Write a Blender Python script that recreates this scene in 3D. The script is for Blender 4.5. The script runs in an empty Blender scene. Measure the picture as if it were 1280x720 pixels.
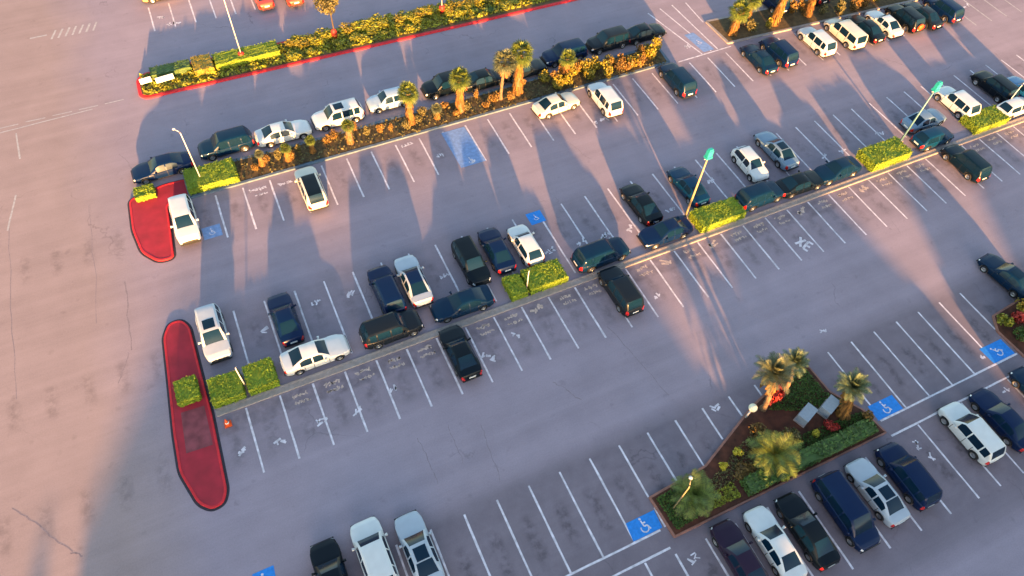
import bpy, bmesh, math, random
import numpy as np
from mathutils import Vector, Matrix
random.seed(7); rng = np.random.default_rng(7)
R = math.radians; PI = math.pi
scene = bpy.context.scene
COL = scene.collection

# ------------------------------------------------------------------ light
SUN_EL = 6.2
SUN_DIR = Vector((0.222, 0.975, 0)).normalized()          # the way the light travels over the ground
sun = bpy.data.lights.new('sun', 'SUN'); sun.energy = 5.0; sun.angle = R(1.1); sun.color = (1.0, 0.50, 0.16)
so = bpy.data.objects.new('sun', sun); COL.objects.link(so)
sd = Vector((SUN_DIR.x*math.cos(R(SUN_EL)), SUN_DIR.y*math.cos(R(SUN_EL)), -math.sin(R(SUN_EL))))
so.rotation_euler = sd.to_track_quat('-Z', 'Y').to_euler()
w = bpy.data.worlds.new('World'); scene.world = w; w.use_nodes = True
nt = w.node_tree; bg = nt.nodes['Background']
sky = nt.nodes.new('ShaderNodeTexSky'); sky.sky_type = 'NISHITA'; sky.sun_disc = False
sky.sun_elevation = R(SUN_EL); sky.sun_rotation = math.atan2(-SUN_DIR.x, -SUN_DIR.y)
nt.links.new(sky.outputs[0], bg.inputs[0]); bg.inputs[1].default_value = 0.11
scene.view_settings.view_transform = 'Standard'
try: scene.view_settings.look = 'None'
except Exception: pass
scene.view_settings.gamma = 1; scene.view_settings.exposure = 2.66
scene.view_settings.use_curve_mapping = False

# ------------------------------------------------------------------ camera
cd = bpy.data.cameras.new('camera'); cam = bpy.data.objects.new('camera', cd); COL.objects.link(cam)
rt = Vector((0.90459, -0.42342, 0.04934)); up = Vector((0.32267, 0.75576, 0.56984)); fw = Vector((0.27857, 0.49955, -0.82027))
M = Matrix((( rt.x, up.x, -fw.x, 3.965), (rt.y, up.y, -fw.y, -30.204), (rt.z, up.z, -fw.z, 53.165), (0, 0, 0, 1)))
cam.matrix_world = M
cd.sensor_width = 36; cd.lens = 36*880/1280; cd.clip_end = 3000; cd.clip_start = 0.5
scene.camera = cam

# ------------------------------------------------------------------ materials
def mat(name, col, rough=0.7, metal=0.0, coat=0.0, noise=0.0, nscale=6.0, island=0.0, spec=0.5, bump=0.0, emis=None):
    m = bpy.data.materials.new(name); m.use_nodes = True
    n = m.node_tree.nodes; l = m.node_tree.links; p = n['Principled BSDF']
    p.inputs['Base Color'].default_value = (*col, 1); p.inputs['Roughness'].default_value = rough
    p.inputs['Metallic'].default_value = metal; p.inputs['Coat Weight'].default_value = coat
    p.inputs['Coat Roughness'].default_value = 0.04
    p.inputs['Specular IOR Level'].default_value = spec
    if noise or island:
        tc = n.new('ShaderNodeNewGeometry'); v = None
        tx = n.new('ShaderNodeTexNoise'); tx.inputs['Scale'].default_value = nscale; tx.inputs['Detail'].default_value = 5
        l.new(tc.outputs['Position'], tx.inputs['Vector'])
        mr = n.new('ShaderNodeMapRange'); mr.inputs[1].default_value = 0.25; mr.inputs[2].default_value = 0.75
        mr.inputs[3].default_value = 1-noise; mr.inputs[4].default_value = 1+noise
        l.new(tx.outputs['Fac'], mr.inputs[0]); v = mr.outputs[0]
        if island:
            m2 = n.new('ShaderNodeMapRange'); m2.inputs[3].default_value = 1-island; m2.inputs[4].default_value = 1+island
            l.new(tc.outputs['Random Per Island'], m2.inputs[0])
            mu = n.new('ShaderNodeMath'); mu.operation = 'MULTIPLY'; l.new(v, mu.inputs[0]); l.new(m2.outputs[0], mu.inputs[1]); v = mu.outputs[0]
        mx = n.new('ShaderNodeVectorMath'); mx.operation = 'SCALE'; mx.inputs[0].default_value = col
        l.new(v, mx.inputs['Scale']); l.new(mx.outputs[0], p.inputs['Base Color'])
        if bump:
            b = n.new('ShaderNodeBump'); b.inputs['Strength'].default_value = bump; b.inputs['Distance'].default_value = 0.02
            l.new(tx.outputs['Fac'], b.inputs['Height']); l.new(b.outputs[0], p.inputs['Normal'])
    return m

def asphalt_mat():
    m = bpy.data.materials.new('worn_asphalt'); m.use_nodes = True
    n = m.node_tree.nodes; l = m.node_tree.links; p = n['Principled BSDF']; p.inputs['Roughness'].default_value = 0.9
    p.inputs['Specular IOR Level'].default_value = 0.25
    g = n.new('ShaderNodeNewGeometry')
    def noise(scale, detail, rough=0.6, vec=None, dist=0):
        t = n.new('ShaderNodeTexNoise'); t.inputs['Scale'].default_value = scale; t.inputs['Detail'].default_value = detail
        t.inputs['Roughness'].default_value = rough; t.inputs['Distortion'].default_value = dist
        l.new(vec or g.outputs['Position'], t.inputs['Vector']); return t.outputs['Fac']
    def rng_(v, a, b, c, d):
        r = n.new('ShaderNodeMapRange'); r.inputs[1].default_value = a; r.inputs[2].default_value = b
        r.inputs[3].default_value = c; r.inputs[4].default_value = d; l.new(v, r.inputs[0]); return r.outputs[0]
    def mth(op, a, b=None):
        q = n.new('ShaderNodeMath'); q.operation = op
        for i, x in enumerate((a, b)):
            if x is None: continue
            if isinstance(x, (int, float)): q.inputs[i].default_value = x
            else: l.new(x, q.inputs[i])
        return q.outputs[0]
    big = rng_(noise(0.035, 3), 0.3, 0.7, 0.93, 1.07)
    mid = rng_(noise(0.35, 6, 0.65), 0.25, 0.75, 0.92, 1.08)
    fine = rng_(noise(9, 4, 0.75), 0.2, 0.8, 0.87, 1.13)
    v = mth('MULTIPLY', mth('MULTIPLY', big, mid), fine)
    # streaks along the driving lanes (x direction)
    mp = n.new('ShaderNodeMapping'); mp.inputs['Scale'].default_value = (0.03, 1.1, 1); l.new(g.outputs['Position'], mp.inputs['Vector'])
    v = mth('MULTIPLY', v, rng_(noise(1, 4, 0.6, mp.outputs[0]), 0.3, 0.7, 0.94, 1.05))
    # oil spots
    spots = rng_(noise(0.9, 2, 0.5), 0.66, 0.78, 0, 1)
    sx = n.new('ShaderNodeSeparateXYZ'); l.new(g.outputs['Position'], sx.inputs[0])
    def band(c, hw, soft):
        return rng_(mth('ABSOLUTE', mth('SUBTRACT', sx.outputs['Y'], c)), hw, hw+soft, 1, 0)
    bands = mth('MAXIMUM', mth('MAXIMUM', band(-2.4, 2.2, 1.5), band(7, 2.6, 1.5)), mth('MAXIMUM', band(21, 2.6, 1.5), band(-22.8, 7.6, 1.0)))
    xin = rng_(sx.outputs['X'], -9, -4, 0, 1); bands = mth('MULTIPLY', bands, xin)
    spots2 = rng_(noise(0.55, 4, 0.6, None, 0.6), 0.42, 0.78, 0, 0.5)
    st = mth('MAXIMUM', mth('MULTIPLY', spots, 0.15), mth('MULTIPLY', mth('MULTIPLY', spots2, bands), 0.24))
    wear_and_shade = mth('MAXIMUM', mth('MULTIPLY', bands, 0.12), mth('MAXIMUM', mth('MULTIPLY', band(-23.5, 8.3, 2.0), 0.34), mth('MULTIPLY', mth('MULTIPLY', band(-0.95, 0.75, 0.5), rng_(noise(0.8, 4, 0.6), 0.35, 0.6, 0.3, 1)), 0.38)))  # stall wear, with extra darkening painted on the front band as shade
    def bay(off, pitch, yc, hw):
        f = mth('FRACT', mth('ADD', mth('DIVIDE', sx.outputs['X'], pitch), off))
        return mth('MULTIPLY', rng_(mth('ABSOLUTE', mth('SUBTRACT', f, 0.5)), 0.07, 0.24, 1, 0), band(yc, hw, 0.9))
    drips = mth('MAXIMUM', mth('MAXIMUM', bay(20, 2.74, -3.2, 0.9), bay(19.6, 2.715, 6.6, 1.0)), mth('MAXIMUM', bay(20.07, 2.667, 21.2, 1.0), mth('MAXIMUM', bay(20.3, 2.69, -19, 1.2), bay(20.4, 2.72, -27.2, 1.2))))
    drips = mth('MULTIPLY', mth('MULTIPLY', drips, rng_(noise(1.3, 4, 0.65), 0.4, 0.62, 0, 1)), 0.24)
    trk = mth('MAXIMUM', mth('MAXIMUM', band(12.6, .35, .8), band(14.6, .35, .8)), mth('MAXIMUM', mth('MAXIMUM', band(-9.4, .35, .8), band(-11.5, .35, .8)), mth('MAXIMUM', band(34.5, .4, .9), band(37, .4, .9))))
    trk = mth('MULTIPLY', mth('MULTIPLY', trk, rng_(noise(0.16, 4, 0.6), 0.35, 0.65, 0, 1)), 0.09)
    st = mth('ADD', st, mth('ADD', drips, trk))
    wear_and_shade = mth('MULTIPLY', wear_and_shade, xin)
    v = mth('MULTIPLY', v, mth('SUBTRACT', 1, mth('ADD', st, wear_and_shade)))
    # thin cracks
    vo = n.new('ShaderNodeTexVoronoi'); vo.feature = 'DISTANCE_TO_EDGE'; vo.inputs['Scale'].default_value = 0.075
    ad = n.new('ShaderNodeVectorMath'); ad.operation = 'ADD'
    nz = n.new('ShaderNodeTexNoise'); nz.inputs['Scale'].default_value = 0.5; nz.inputs['Detail'].default_value = 5; l.new(g.outputs['Position'], nz.inputs['Vector'])
    sc = n.new('ShaderNodeVectorMath'); sc.operation = 'SCALE'; sc.inputs['Scale'].default_value = 3.2
    l.new(nz.outputs['Color'], sc.inputs[0]); l.new(g.outputs['Position'], ad.inputs[0]); l.new(sc.outputs[0], ad.inputs[1]); l.new(ad.outputs[0], vo.inputs['Vector'])
    crack = mth('MULTIPLY', rng_(vo.outputs['Distance'], 0.001, 0.006, 1, 0), rng_(noise(0.11, 3), 0.55, 0.62, 0, 0.25))
    v = mth('MULTIPLY', v, mth('SUBTRACT', 1, crack))
    hue = n.new('ShaderNodeMix'); hue.data_type = 'RGBA'; hue.inputs['A'].default_value = (0.300, 0.238, 0.278, 1); hue.inputs['B'].default_value = (0.285, 0.236, 0.290, 1)
    l.new(noise(0.06, 3), hue.inputs['Factor'])
    # the left driveway pavement has warm sunlight painted into its colour
    drv = n.new('ShaderNodeMix'); drv.data_type = 'RGBA'; drv.inputs['B'].default_value = (0.315, 0.237, 0.238, 1)
    l.new(hue.outputs['Result'], drv.inputs['A'])
    l.new(rng_(mth('ADD', sx.outputs['X'], mth('MULTIPLY', noise(0.08, 3), 6)), -10, -4, 1, 0), drv.inputs['Factor'])
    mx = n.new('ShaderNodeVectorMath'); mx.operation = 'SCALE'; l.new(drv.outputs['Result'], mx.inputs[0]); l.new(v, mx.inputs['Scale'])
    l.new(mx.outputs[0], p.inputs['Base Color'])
    return m

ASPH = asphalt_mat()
M_ = dict(
 white_line = mat('worn_white_paint', (0.60, 0.55, 0.61), 0.8, noise=0.36, nscale=2.2),
 faded_line = mat('faded_white_paint', (0.40, 0.37, 0.38), 0.85, noise=0.3, nscale=3),
 tan_line = mat('dirty_tan_paint', (0.48, 0.36, 0.31), 0.85, noise=0.4, nscale=5),
 blue_paint = mat('blue_road_paint', (0.012, 0.20, 0.62), 0.75, noise=0.18, nscale=4),
 pale_blue_paint = mat('worn_blue_road_paint', (0.17, 0.27, 0.50), 0.8, noise=0.25, nscale=3),
 red_kerb = mat('red_kerb_paint', (0.55, 0.012, 0.022), 0.7, noise=0.2, nscale=3),
 red_top = mat('red_island_paint', (0.33, 0.012, 0.028), 0.8, noise=0.25, nscale=0.9, bump=.1),
 concrete = mat('concrete', (0.30, 0.255, 0.24), 0.9, noise=0.2, nscale=3, bump=0.1),
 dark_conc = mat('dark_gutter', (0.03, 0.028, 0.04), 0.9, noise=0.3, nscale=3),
 grey_conc = mat('grey_ramp_concrete', (0.20, 0.045, 0.058), 0.9, noise=0.35, nscale=1.6),
 red_brown_kerb = mat('red_brown_kerb', (0.27, 0.12, 0.09), 0.85, noise=0.25, nscale=3),
 blue_kerb = mat('blue_grey_kerb', (0.10, 0.14, 0.19), 0.85, noise=0.25, nscale=2),
 soil = mat('brown_mulch', (0.085, 0.055, 0.022), 0.95, noise=0.55, nscale=2.5, bump=0.5),
 red_soil = mat('dark_red_mulch', (0.07, 0.02, 0.010), 0.95, noise=0.6, nscale=1.6, bump=0.5),
 glass = mat('car_glass', (0.003, 0.016, 0.036), 0.14, spec=0.28),
 tyre = mat('tyre_rubber', (0.012, 0.012, 0.014), 0.85, noise=0.2),
 rim = mat('alloy_rim', (0.45, 0.45, 0.47), 0.35, metal=0.8, noise=0.1),
 lamp_glass = mat('headlight_glass', (0.7, 0.72, 0.75), 0.12, coat=0.5),
 tail = mat('taillight_red', (0.42, 0.012, 0.010), 0.2, coat=0.5),
 grille = mat('black_grille', (0.015, 0.015, 0.017), 0.5),
 plate = mat('white_plate', (0.7, 0.7, 0.68), 0.6),
 bark = mat('palm_bark', (0.16, 0.10, 0.055), 0.95, noise=0.5, nscale=8, bump=0.6),
 skirt = mat('dead_frond_skirt', (0.17, 0.075, 0.014), 0.95, noise=0.4, nscale=6, island=0.45),
 frond_y = mat('yellow_green_frond', (0.095, 0.125, 0.016), 0.6, noise=0.25, nscale=2, island=0.5),
 frond_g = mat('grey_green_frond', (0.085, 0.12, 0.06), 0.6, noise=0.25, nscale=2, island=0.5),
 frond_p = mat('pale_straw_frond', (0.105, 0.115, 0.055), 0.65, noise=0.25, nscale=2, island=0.5),
 hedge_lime = mat('lime_hedge_leaf', (0.165, 0.235, 0.006), 0.75, noise=0.28, nscale=1.1, island=0.14),
 hedge_core = mat('hedge_core_leaf', (0.13, 0.185, 0.007), 0.9, noise=0.3, nscale=5),
 leaf_green = mat('green_leaf', (0.055, 0.105, 0.016), 0.65, noise=0.3, nscale=2, island=0.5),
 leaf_gold = mat('golden_leaf', (0.20, 0.155, 0.008), 0.65, noise=0.3, nscale=2, island=0.5),
 leaf_yg = mat('yellow_green_leaf', (0.20, 0.20, 0.010), 0.65, noise=0.35, nscale=1.2, island=0.5),
 leaf_red = mat('red_flower_leaf', (0.34, 0.02, 0.012), 0.65, noise=0.3, nscale=2, island=0.5),
 leaf_dry = mat('dry_orange_leaf', (0.16, 0.085, 0.014), 0.7, noise=0.35, nscale=2, island=0.5),
 leaf_olive = mat('olive_leaf', (0.10, 0.085, 0.025), 0.7, noise=0.3, nscale=2, island=0.5),
 leaf_yel = mat('yellow_leaf', (0.50, 0.42, 0.03), 0.6, noise=0.2, island=0.3),
 grass = mat('short_grass', (0.055, 0.10, 0.012), 0.8, noise=0.4, nscale=4, island=0.5),
 twig = mat('twig_wood', (0.07, 0.045, 0.03), 0.9, noise=0.3),
 teal = mat('teal_lamp_paint', (0.02, 0.36, 0.32), 0.45, noise=0.1),
 pole_tan = mat('tan_pole_paint', (0.34, 0.26, 0.14), 0.5, noise=0.15),
 pole_teal = mat('teal_grey_pole_paint', (0.10, 0.20, 0.24), 0.5, noise=0.15),
 pole_white = mat('white_pole_paint', (0.6, 0.57, 0.57), 0.5, noise=0.1),
 pole_red = mat('red_pole_paint', (0.33, 0.02, 0.012), 0.6, noise=0.2),
 globe = mat('cream_globe', (0.75, 0.72, 0.55), 0.3, coat=0.3),
 cab_grey = mat('cabinet_grey_paint', (0.24, 0.29, 0.36), 0.55, noise=0.1),
 orange = mat('orange_plastic', (0.75, 0.09, 0.01), 0.5),
 white_pl = mat('white_panel', (0.75, 0.74, 0.70), 0.5, noise=0.08),
 wall = mat('blocker_render', (0.42, 0.36, 0.28), 0.9, noise=0.12, nscale=1.5),
 roof = mat('brown_roof_tile', (0.16, 0.10, 0.08), 0.9, noise=0.25, nscale=4),
)
PAINT = {}
def paint(key):
    cols = dict(black=(0.001, 0.004, 0.009), navy=(0.001, 0.011, 0.050), teal=(0.001, 0.016, 0.046), charcoal=(0.006, 0.010, 0.017),
        white=(0.60, 0.60, 0.60), cream=(0.62, 0.57, 0.47), steelblue=(0.13, 0.20, 0.29), silver=(0.38, 0.42, 0.48), paleblue=(0.34, 0.44, 0.55), purple=(0.022, 0.010, 0.028),
        red=(0.50, 0.05, 0.02), gold=(0.42, 0.29, 0.12), grey=(0.20, 0.19, 0.21), blue=(0.010, 0.13, 0.30), deepteal=(0.001, 0.030, 0.075), darkgreen=(0.001, 0.010, 0.022))
    if key not in PAINT:
        dark = max(cols[key]) < 0.1
        PAINT[key] = mat('car_paint_'+key, cols[key], 0.34 if not dark else 0.36, metal=0.0, coat=0.10 if dark else 0.3, noise=0.06, nscale=1.5, spec=0.2 if dark else 0.5)
    return PAINT[key]

# ------------------------------------------------------------------ helpers
def link(name, me, m=None, parent=None, smooth=False):
    o = bpy.data.objects.new(name, me); COL.objects.link(o)
    if m is not None and len(me.materials) == 0: me.materials.append(m)
    if smooth:
        me.polygons.foreach_set('use_smooth', [True]*len(me.polygons))
    if parent: o.parent = parent
    return o
def mesh(name, v, f):
    me = bpy.data.meshes.new(name); me.from_pydata([tuple(x) for x in v], [], [tuple(x) for x in f]); me.update(); return me
def tag(o, label=None, cat=None, group=None, kind=None):
    if label: o['label'] = label
    if cat: o['category'] = cat
    if group: o['group'] = group
    if kind: o['kind'] = kind
    return o
def empty(name, loc, rz=0, label=None, cat=None, group=None):
    o = bpy.data.objects.new(name, None); COL.objects.link(o); o.empty_display_size = 0.3
    o.location = loc; o.rotation_euler = (0, 0, rz); tag(o, label, cat, group); return o
class MB:
    def __init__(s): s.v = []; s.f = []
    def quad(s, a, b, c, d):
        i = len(s.v); s.v += [a, b, c, d]; s.f.append((i, i+1, i+2, i+3))
    def box(s, x0, y0, z0, x1, y1, z1):
        i = len(s.v); s.v += [(x0,y0,z0),(x1,y0,z0),(x1,y1,z0),(x0,y1,z0),(x0,y0,z1),(x1,y0,z1),(x1,y1,z1),(x0,y1,z1)]
        s.f += [(i,i+3,i+2,i+1),(i+4,i+5,i+6,i+7),(i,i+1,i+5,i+4),(i+1,i+2,i+6,i+5),(i+2,i+3,i+7,i+6),(i+3,i,i+4,i+7)]
    def stroke(s, a, b, w, z):
        dx, dy = b[0]-a[0], b[1]-a[1]; L = math.hypot(dx, dy) or 1; nx, ny = -dy/L*w/2, dx/L*w/2
        s.quad((a[0]+nx,a[1]+ny,z),(a[0]-nx,a[1]-ny,z),(b[0]-nx,b[1]-ny,z),(b[0]+nx,b[1]+ny,z))
    def tube(s, pts, rad, n=10, cap=True):
        pts = [Vector(p) for p in pts]; base = len(s.v)
        if isinstance(rad, (int, float)): rad = [rad]*len(pts)
        for k, p in enumerate(pts):
            d = (pts[min(k+1, len(pts)-1)]-pts[max(k-1, 0)]).normalized()
            a = d.cross(Vector((0, 0, 1)) if abs(d.z) < 0.9 else Vector((1, 0, 0))).normalized(); b = d.cross(a)
            for j in range(n):
                t = 2*PI*j/n; q = p+(a*math.cos(t)+b*math.sin(t))*rad[k]; s.v.append(tuple(q))
        for k in range(len(pts)-1):
            for j in range(n):
                s.f.append((base+k*n+j, base+k*n+(j+1)%n, base+(k+1)*n+(j+1)%n, base+(k+1)*n+j))
        if cap:
            s.f.append(tuple(base+j for j in range(n))[::-1]); s.f.append(tuple(base+(len(pts)-1)*n+j for j in range(n)))
    def lathe(s, prof, n=16, c=(0,0,0)):
        base = len(s.v)
        for r, z in prof:
            for j in range(n): t = 2*PI*j/n; s.v.append((c[0]+r*math.cos(t), c[1]+r*math.sin(t), c[2]+z))
        for k in range(len(prof)-1):
            for j in range(n): s.f.append((base+k*n+j, base+k*n+(j+1)%n, base+(k+1)*n+(j+1)%n, base+(k+1)*n+j))
    def build(s, name, m, parent=None, smooth=False):
        return link(name, mesh(name, s.v, s.f), m, parent, smooth)
def leaves(P, N, size, jitter=0.6, aspect=1.6):
    """many small leaf quads at points P facing roughly N"""
    P = np.asarray(P, float); N = np.asarray(N, float); k = len(P)
    N = N + rng.normal(0, jitter, (k, 3)); N /= np.linalg.norm(N, axis=1)[:, None]
    A = np.cross(N, rng.normal(0, 1, (k, 3))); A /= np.linalg.norm(A, axis=1)[:, None]; B = np.cross(N, A)
    s = size*rng.uniform(0.6, 1.35, (k, 1)); A = A*s*aspect*0.5; B = B*s*0.5
    V = np.stack([P-A, P-B*0.9, P+A, P+B*0.9], 1).reshape(-1, 3)
    F = np.arange(4*k).reshape(k, 4)
    return V, F
def leaf_obj(name, P, N, size, m, parent=None, **kw):
    V, F = leaves(P, N, size, **kw); return link(name, mesh(name, V.tolist(), F.tolist()), m, parent)
def inpoly(x, y, poly):
    c = False; n = len(poly); j = n-1
    for i in range(n):
        xi, yi = poly[i]; xj, yj = poly[j]
        if (yi > y) != (yj > y) and x < (xj-xi)*(y-yi)/(yj-yi)+xi: c = not c
        j = i
    return c
def round_poly(poly, r, n=5):
    out = []
    for i in range(len(poly)):
        p = Vector(poly[i]); a = Vector(poly[i-1]); b = Vector(poly[(i+1) % len(poly)])
        rr = min(r, (a-p).length*0.45, (b-p).length*0.45)
        s = p+(a-p).normalized()*rr; e = p+(b-p).normalized()*rr
        for k in range(n+1):
            t = k/n; out.append(tuple((1-t)**2*s+2*t*(1-t)*p+t*t*e))
    return out
def offset_poly(poly, d):
    """inward offset of a counter-clockwise polygon"""
    out = []; n = len(poly)
    for i in range(n):
        a, p, b = Vector(poly[i-1]), Vector(poly[i]), Vector(poly[(i+1) % n])
        e1 = (p-a).normalized(); e2 = (b-p).normalized()
        n1 = Vector((-e1.y, e1.x)); n2 = Vector((-e2.y, e2.x)); m = (n1+n2)
        m = m.normalized() if m.length > 1e-6 else n1
        k = m*(d/max(m.dot(n1), 0.45))
        out.append((p.x+k.x, p.y+k.y))
    return out
def ccw(poly):
    a = sum(poly[i-1][0]*poly[i][1]-poly[i][0]*poly[i-1][1] for i in range(len(poly)))
    return poly if a > 0 else poly[::-1]
def kerb_ring(poly, wd, h, bev=0.025):
    poly = ccw(poly); inn = offset_poly(poly, wd); b1 = offset_poly(poly, bev); n = len(poly); mb = MB()
    rings = [[(x, y, 0) for x, y in poly], [(x, y, h-bev) for x, y in poly], [(x, y, h) for x, y in b1], [(x, y, h) for x, y in inn], [(x, y, 0) for x, y in inn]]
    for r in rings: mb.v += r
    for k in range(4):
        for i in range(n):
            j = (i+1) % n; mb.f.append((k*n+i, k*n+j, (k+1)*n+j, (k+1)*n+i))
    return mb, inn
from mathutils.geometry import tessellate_polygon
def tri_up(v, t):
    a, b, c = (v[i] for i in t); return (b[0]-a[0])*(c[1]-a[1])-(b[1]-a[1])*(c[0]-a[0]) > 0
def slab(poly, z0, z1):
    poly = ccw(poly); n = len(poly); mb = MB(); mb.v = [(x, y, z0) for x, y in poly]+[(x, y, z1) for x, y in poly]
    mb.f = [tuple(n+i for i in t) for t in tessellate_polygon([[Vector((x, y, 0)) for x, y in poly]])]
    mb.f = [t if tri_up(mb.v, t) else t[::-1] for t in mb.f]+[(i, (i+1) % n, n+(i+1) % n, n+i) for i in range(n)]
    return mb

# ------------------------------------------------------------------ ground and markings (structure)
gm = mesh('asphalt_ground', [(-500,-400,0),(700,-400,0),(700,900,0),(-500,900,0)], [(0,1,2,3)])
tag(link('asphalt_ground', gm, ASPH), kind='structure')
Z = 0.004
def lines(name, segs, wd=0.165, m='white_line'):
    mb = MB()
    for a, b in segs:
        # long lines in short worn pieces so that the edge wavers slightly
        L = math.hypot(b[0]-a[0], b[1]-a[1]); k = max(1, int(L/1.2)); pr = None
        dx, dy = (b[0]-a[0])/L, (b[1]-a[1])/L
        base = len(mb.v)
        for i in range(k+1):
            t = i/k; jw = wd*random.uniform(0.42, 0.56); c = (a[0]+(b[0]-a[0])*t, a[1]+(b[1]-a[1])*t); j = random.uniform(-.012, .012)
            mb.v += [(c[0]-dy*(jw+j), c[1]+dx*(jw+j), Z), (c[0]+dy*(jw-j), c[1]-dx*(jw-j), Z)]
        for i in range(k): q = base+2*i; mb.f.append((q+1, q+3, q+2, q))
    return tag(mb.build(name, M_[m]), kind='structure')
W0 = 2.74
lines('stall_lines', [((i*W0, -0.05), (i*W0, -5.94)) for i in range(-1, 38)])
lines('stall_lines', [((1.1+2.715*k, 9.6), (1.1+2.715*k, 1.4 if k in (0, 2, 5, 7, 10, 13) else 3.4)) for k in range(-1, 36)])
lines('stall_lines', [((-0.2+2.667*k, 23.75), (-0.2+2.667*k-0.05, 18.0)) for k in range(0, 36)])
fl = [((-3.5+2.69*k, -15.15), (-3.5+2.69*k-0.02, -22.2)) for k in range(0, 25)]
def front_ok(x, y): return not inpoly(x, y, PF_) and not inpoly(x, y, PR_)
PF_ = [(23.35,-19.75),(28.8,-19.4),(35.3,-16.7),(42.3,-14.7),(42.5,-18.3),(44.0,-20.8),(44.4,-23.3),(23.5,-23.2)]
PR_ = [(61.9,-18.3),(60.9,-19.8),(61.1,-22.9),(75,-22.9),(75,-17.2)]
cl = []
for a, b in fl:
    pts = [(a[0]+(b[0]-a[0])*t/40, a[1]+(b[1]-a[1])*t/40) for t in range(41)]; run = []
    for p in pts+[None]:
        if p and front_ok(*p): run.append(p)
        else:
            if len(run) > 2: cl.append((run[0], run[-1]))
            run = []
lines('stall_lines', cl)
lines('stall_lines', [((-2, -22.25), (22.9, -22.25)), ((-2, -23.65), (22.9, -23.65)), ((44.7, -22.25), (60.9, -22.25)), ((44.6, -23.65), (90, -23.65))])
lines('stall_lines', [((x, -23.8 if x < 23 or x > 44.5 else -24.2), (x, -30.6)) for x in (7.4, 10.1, 12.8, 15.5, 18.2, 20.6, 23.0, 25.7, 28.4, 31.4, 34.5, 38.15, 41.3, 44.4, 47.4, 49.8, 52.4, 55.2, 58, 60.8)])
lines('stall_lines', [((58.2, 24.6), (56.3, 34.2)), ((59.6, 24.7), (58.3, 34.5)), ((60.6, 24.7), (60.2, 34.6)), ((62.0, 30.0), (62.2, 34.4)), ((54.6, 24.35), (62.5, 24.55))])
lines('stall_lines', [((-1.2+2.37*k, 57.4), (-1.25+2.37*k, 52.4)) for k in range(0, 12)])
lines('stall_lines', [((96.0+2.8*k, 22), (96.0+2.8*k, 16.2)) for k in range(0, 6)], m='faded_line')
lines('aisle_edge_line', [((-18.6+2.6*k, 41.4+0.05*math.sin(k)), (-18.6+2.6*k+1.9, 41.38)) for k in range(5)]+[((-20.5, 40.6), (-9.5, 41.0))], 0.13, 'faded_line')
lines('aisle_edge_line', [((-17.6, 31.0), (-18.6, 26.6)), ((-17.0, 40), (-16.9, 36))], 0.16, 'faded_line')
lines('lane_hatching', [((-12.3+0.75*k, 55.0), (-11.7+0.75*k, 56.6)) for k in range(7)]+[((-14.5, 56), (-12.7, 56))], 0.22, 'faded_line')
# tar seams and cracks drawn as thin dark sealed lines in the asphalt
M_['tar'] = mat('tar_seal', (0.21, 0.165, 0.185), 0.8, noise=0.3)
def wander(a, b, k=14, amp=0.18):
    out = []; off = 0
    for i in range(k+1):
        t = i/k; off += random.uniform(-amp, amp); out.append((a[0]+(b[0]-a[0])*t+off*0.6, a[1]+(b[1]-a[1])*t+off*0.25))
    return out
mb = MB()
for a, b, wd in [((-9.6,16.5),(-10.4,8.9),0.10),((-10.4,8.9),(-11.2,6.4),0.07),((-19.9,-1.2),(-16.4,-6.2),0.10),((-16.4,-6.2),(-15.3,-6.6),.09),((-11.5,27),(-12.2,13),0.05),
                 ((-18.5,27),(-18.9,8),0.05),((14,-9),(13.4,-14),0.05),((11.5,-8),(11.3,-11.5),0.05),((21,-8),(22.5,-10.5),.06),((28,-5),(29.5,-13),.05),((37,14),(36,17),.05),((-8,33),(-7,28),.05),((9,-8),(9.4,-12),.05)]:
    w_ = wander(a, b)
    for i in range(len(w_)-1): mb.stroke(w_[i], w_[i+1], wd*random.uniform(.6, 1.2), 0.003)
tag(mb.build('tar_seam', M_['tar']), kind='structure')

# stencilled marks in the stalls: worn, unreadable strokes
def scribble(mb, cx, cy, wd, ht, ang, n, sw):
    ca, sa = math.cos(ang), math.sin(ang)
    def T(u, v): return (cx+u*ca-v*sa, cy+u*sa+v*ca)
    for i in range(n):
        u0 = -wd/2+wd*(i+.5)/n+random.uniform(-.05, .05)*wd
        for q in range(random.choice((2, 3))):
            t = random.uniform(0, PI); L = random.uniform(.25, .5)*min(ht, wd/n*1.4); v0 = random.uniform(-.28, .28)*ht; u1 = u0+random.uniform(-.2, .2)*wd/n
            mb.stroke(T(u1-L*math.cos(t), v0-L*math.sin(t)), T(u1+L*math.cos(t), v0+L*math.sin(t)), sw*random.uniform(.8, 1.5), Z+0.0012*random.randrange(4))
mbt = MB(); mbw = MB()
for i in list(range(0, 5))+list(range(6, 11))+list(range(12, 26))+[28, 29, 30, 31]:
    if i == 5: continue
    cx = (i+0.5)*W0
    if i in (8, 13, 15, 19, 22): scribble(mbt, cx-.1, -0.85, 1.1, 0.8, 0.05, 2, 0.18)
    else:
        scribble(mbt, cx+.05, -0.62, 1.3, 0.42, 0.0, 5, 0.10); scribble(mbt, cx+.15, -1.3, 1.35, 0.34, 0.0, 6, 0.08)
tag(mbt.build('stall_lettering', M_['tan_line']), kind='structure')
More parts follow.
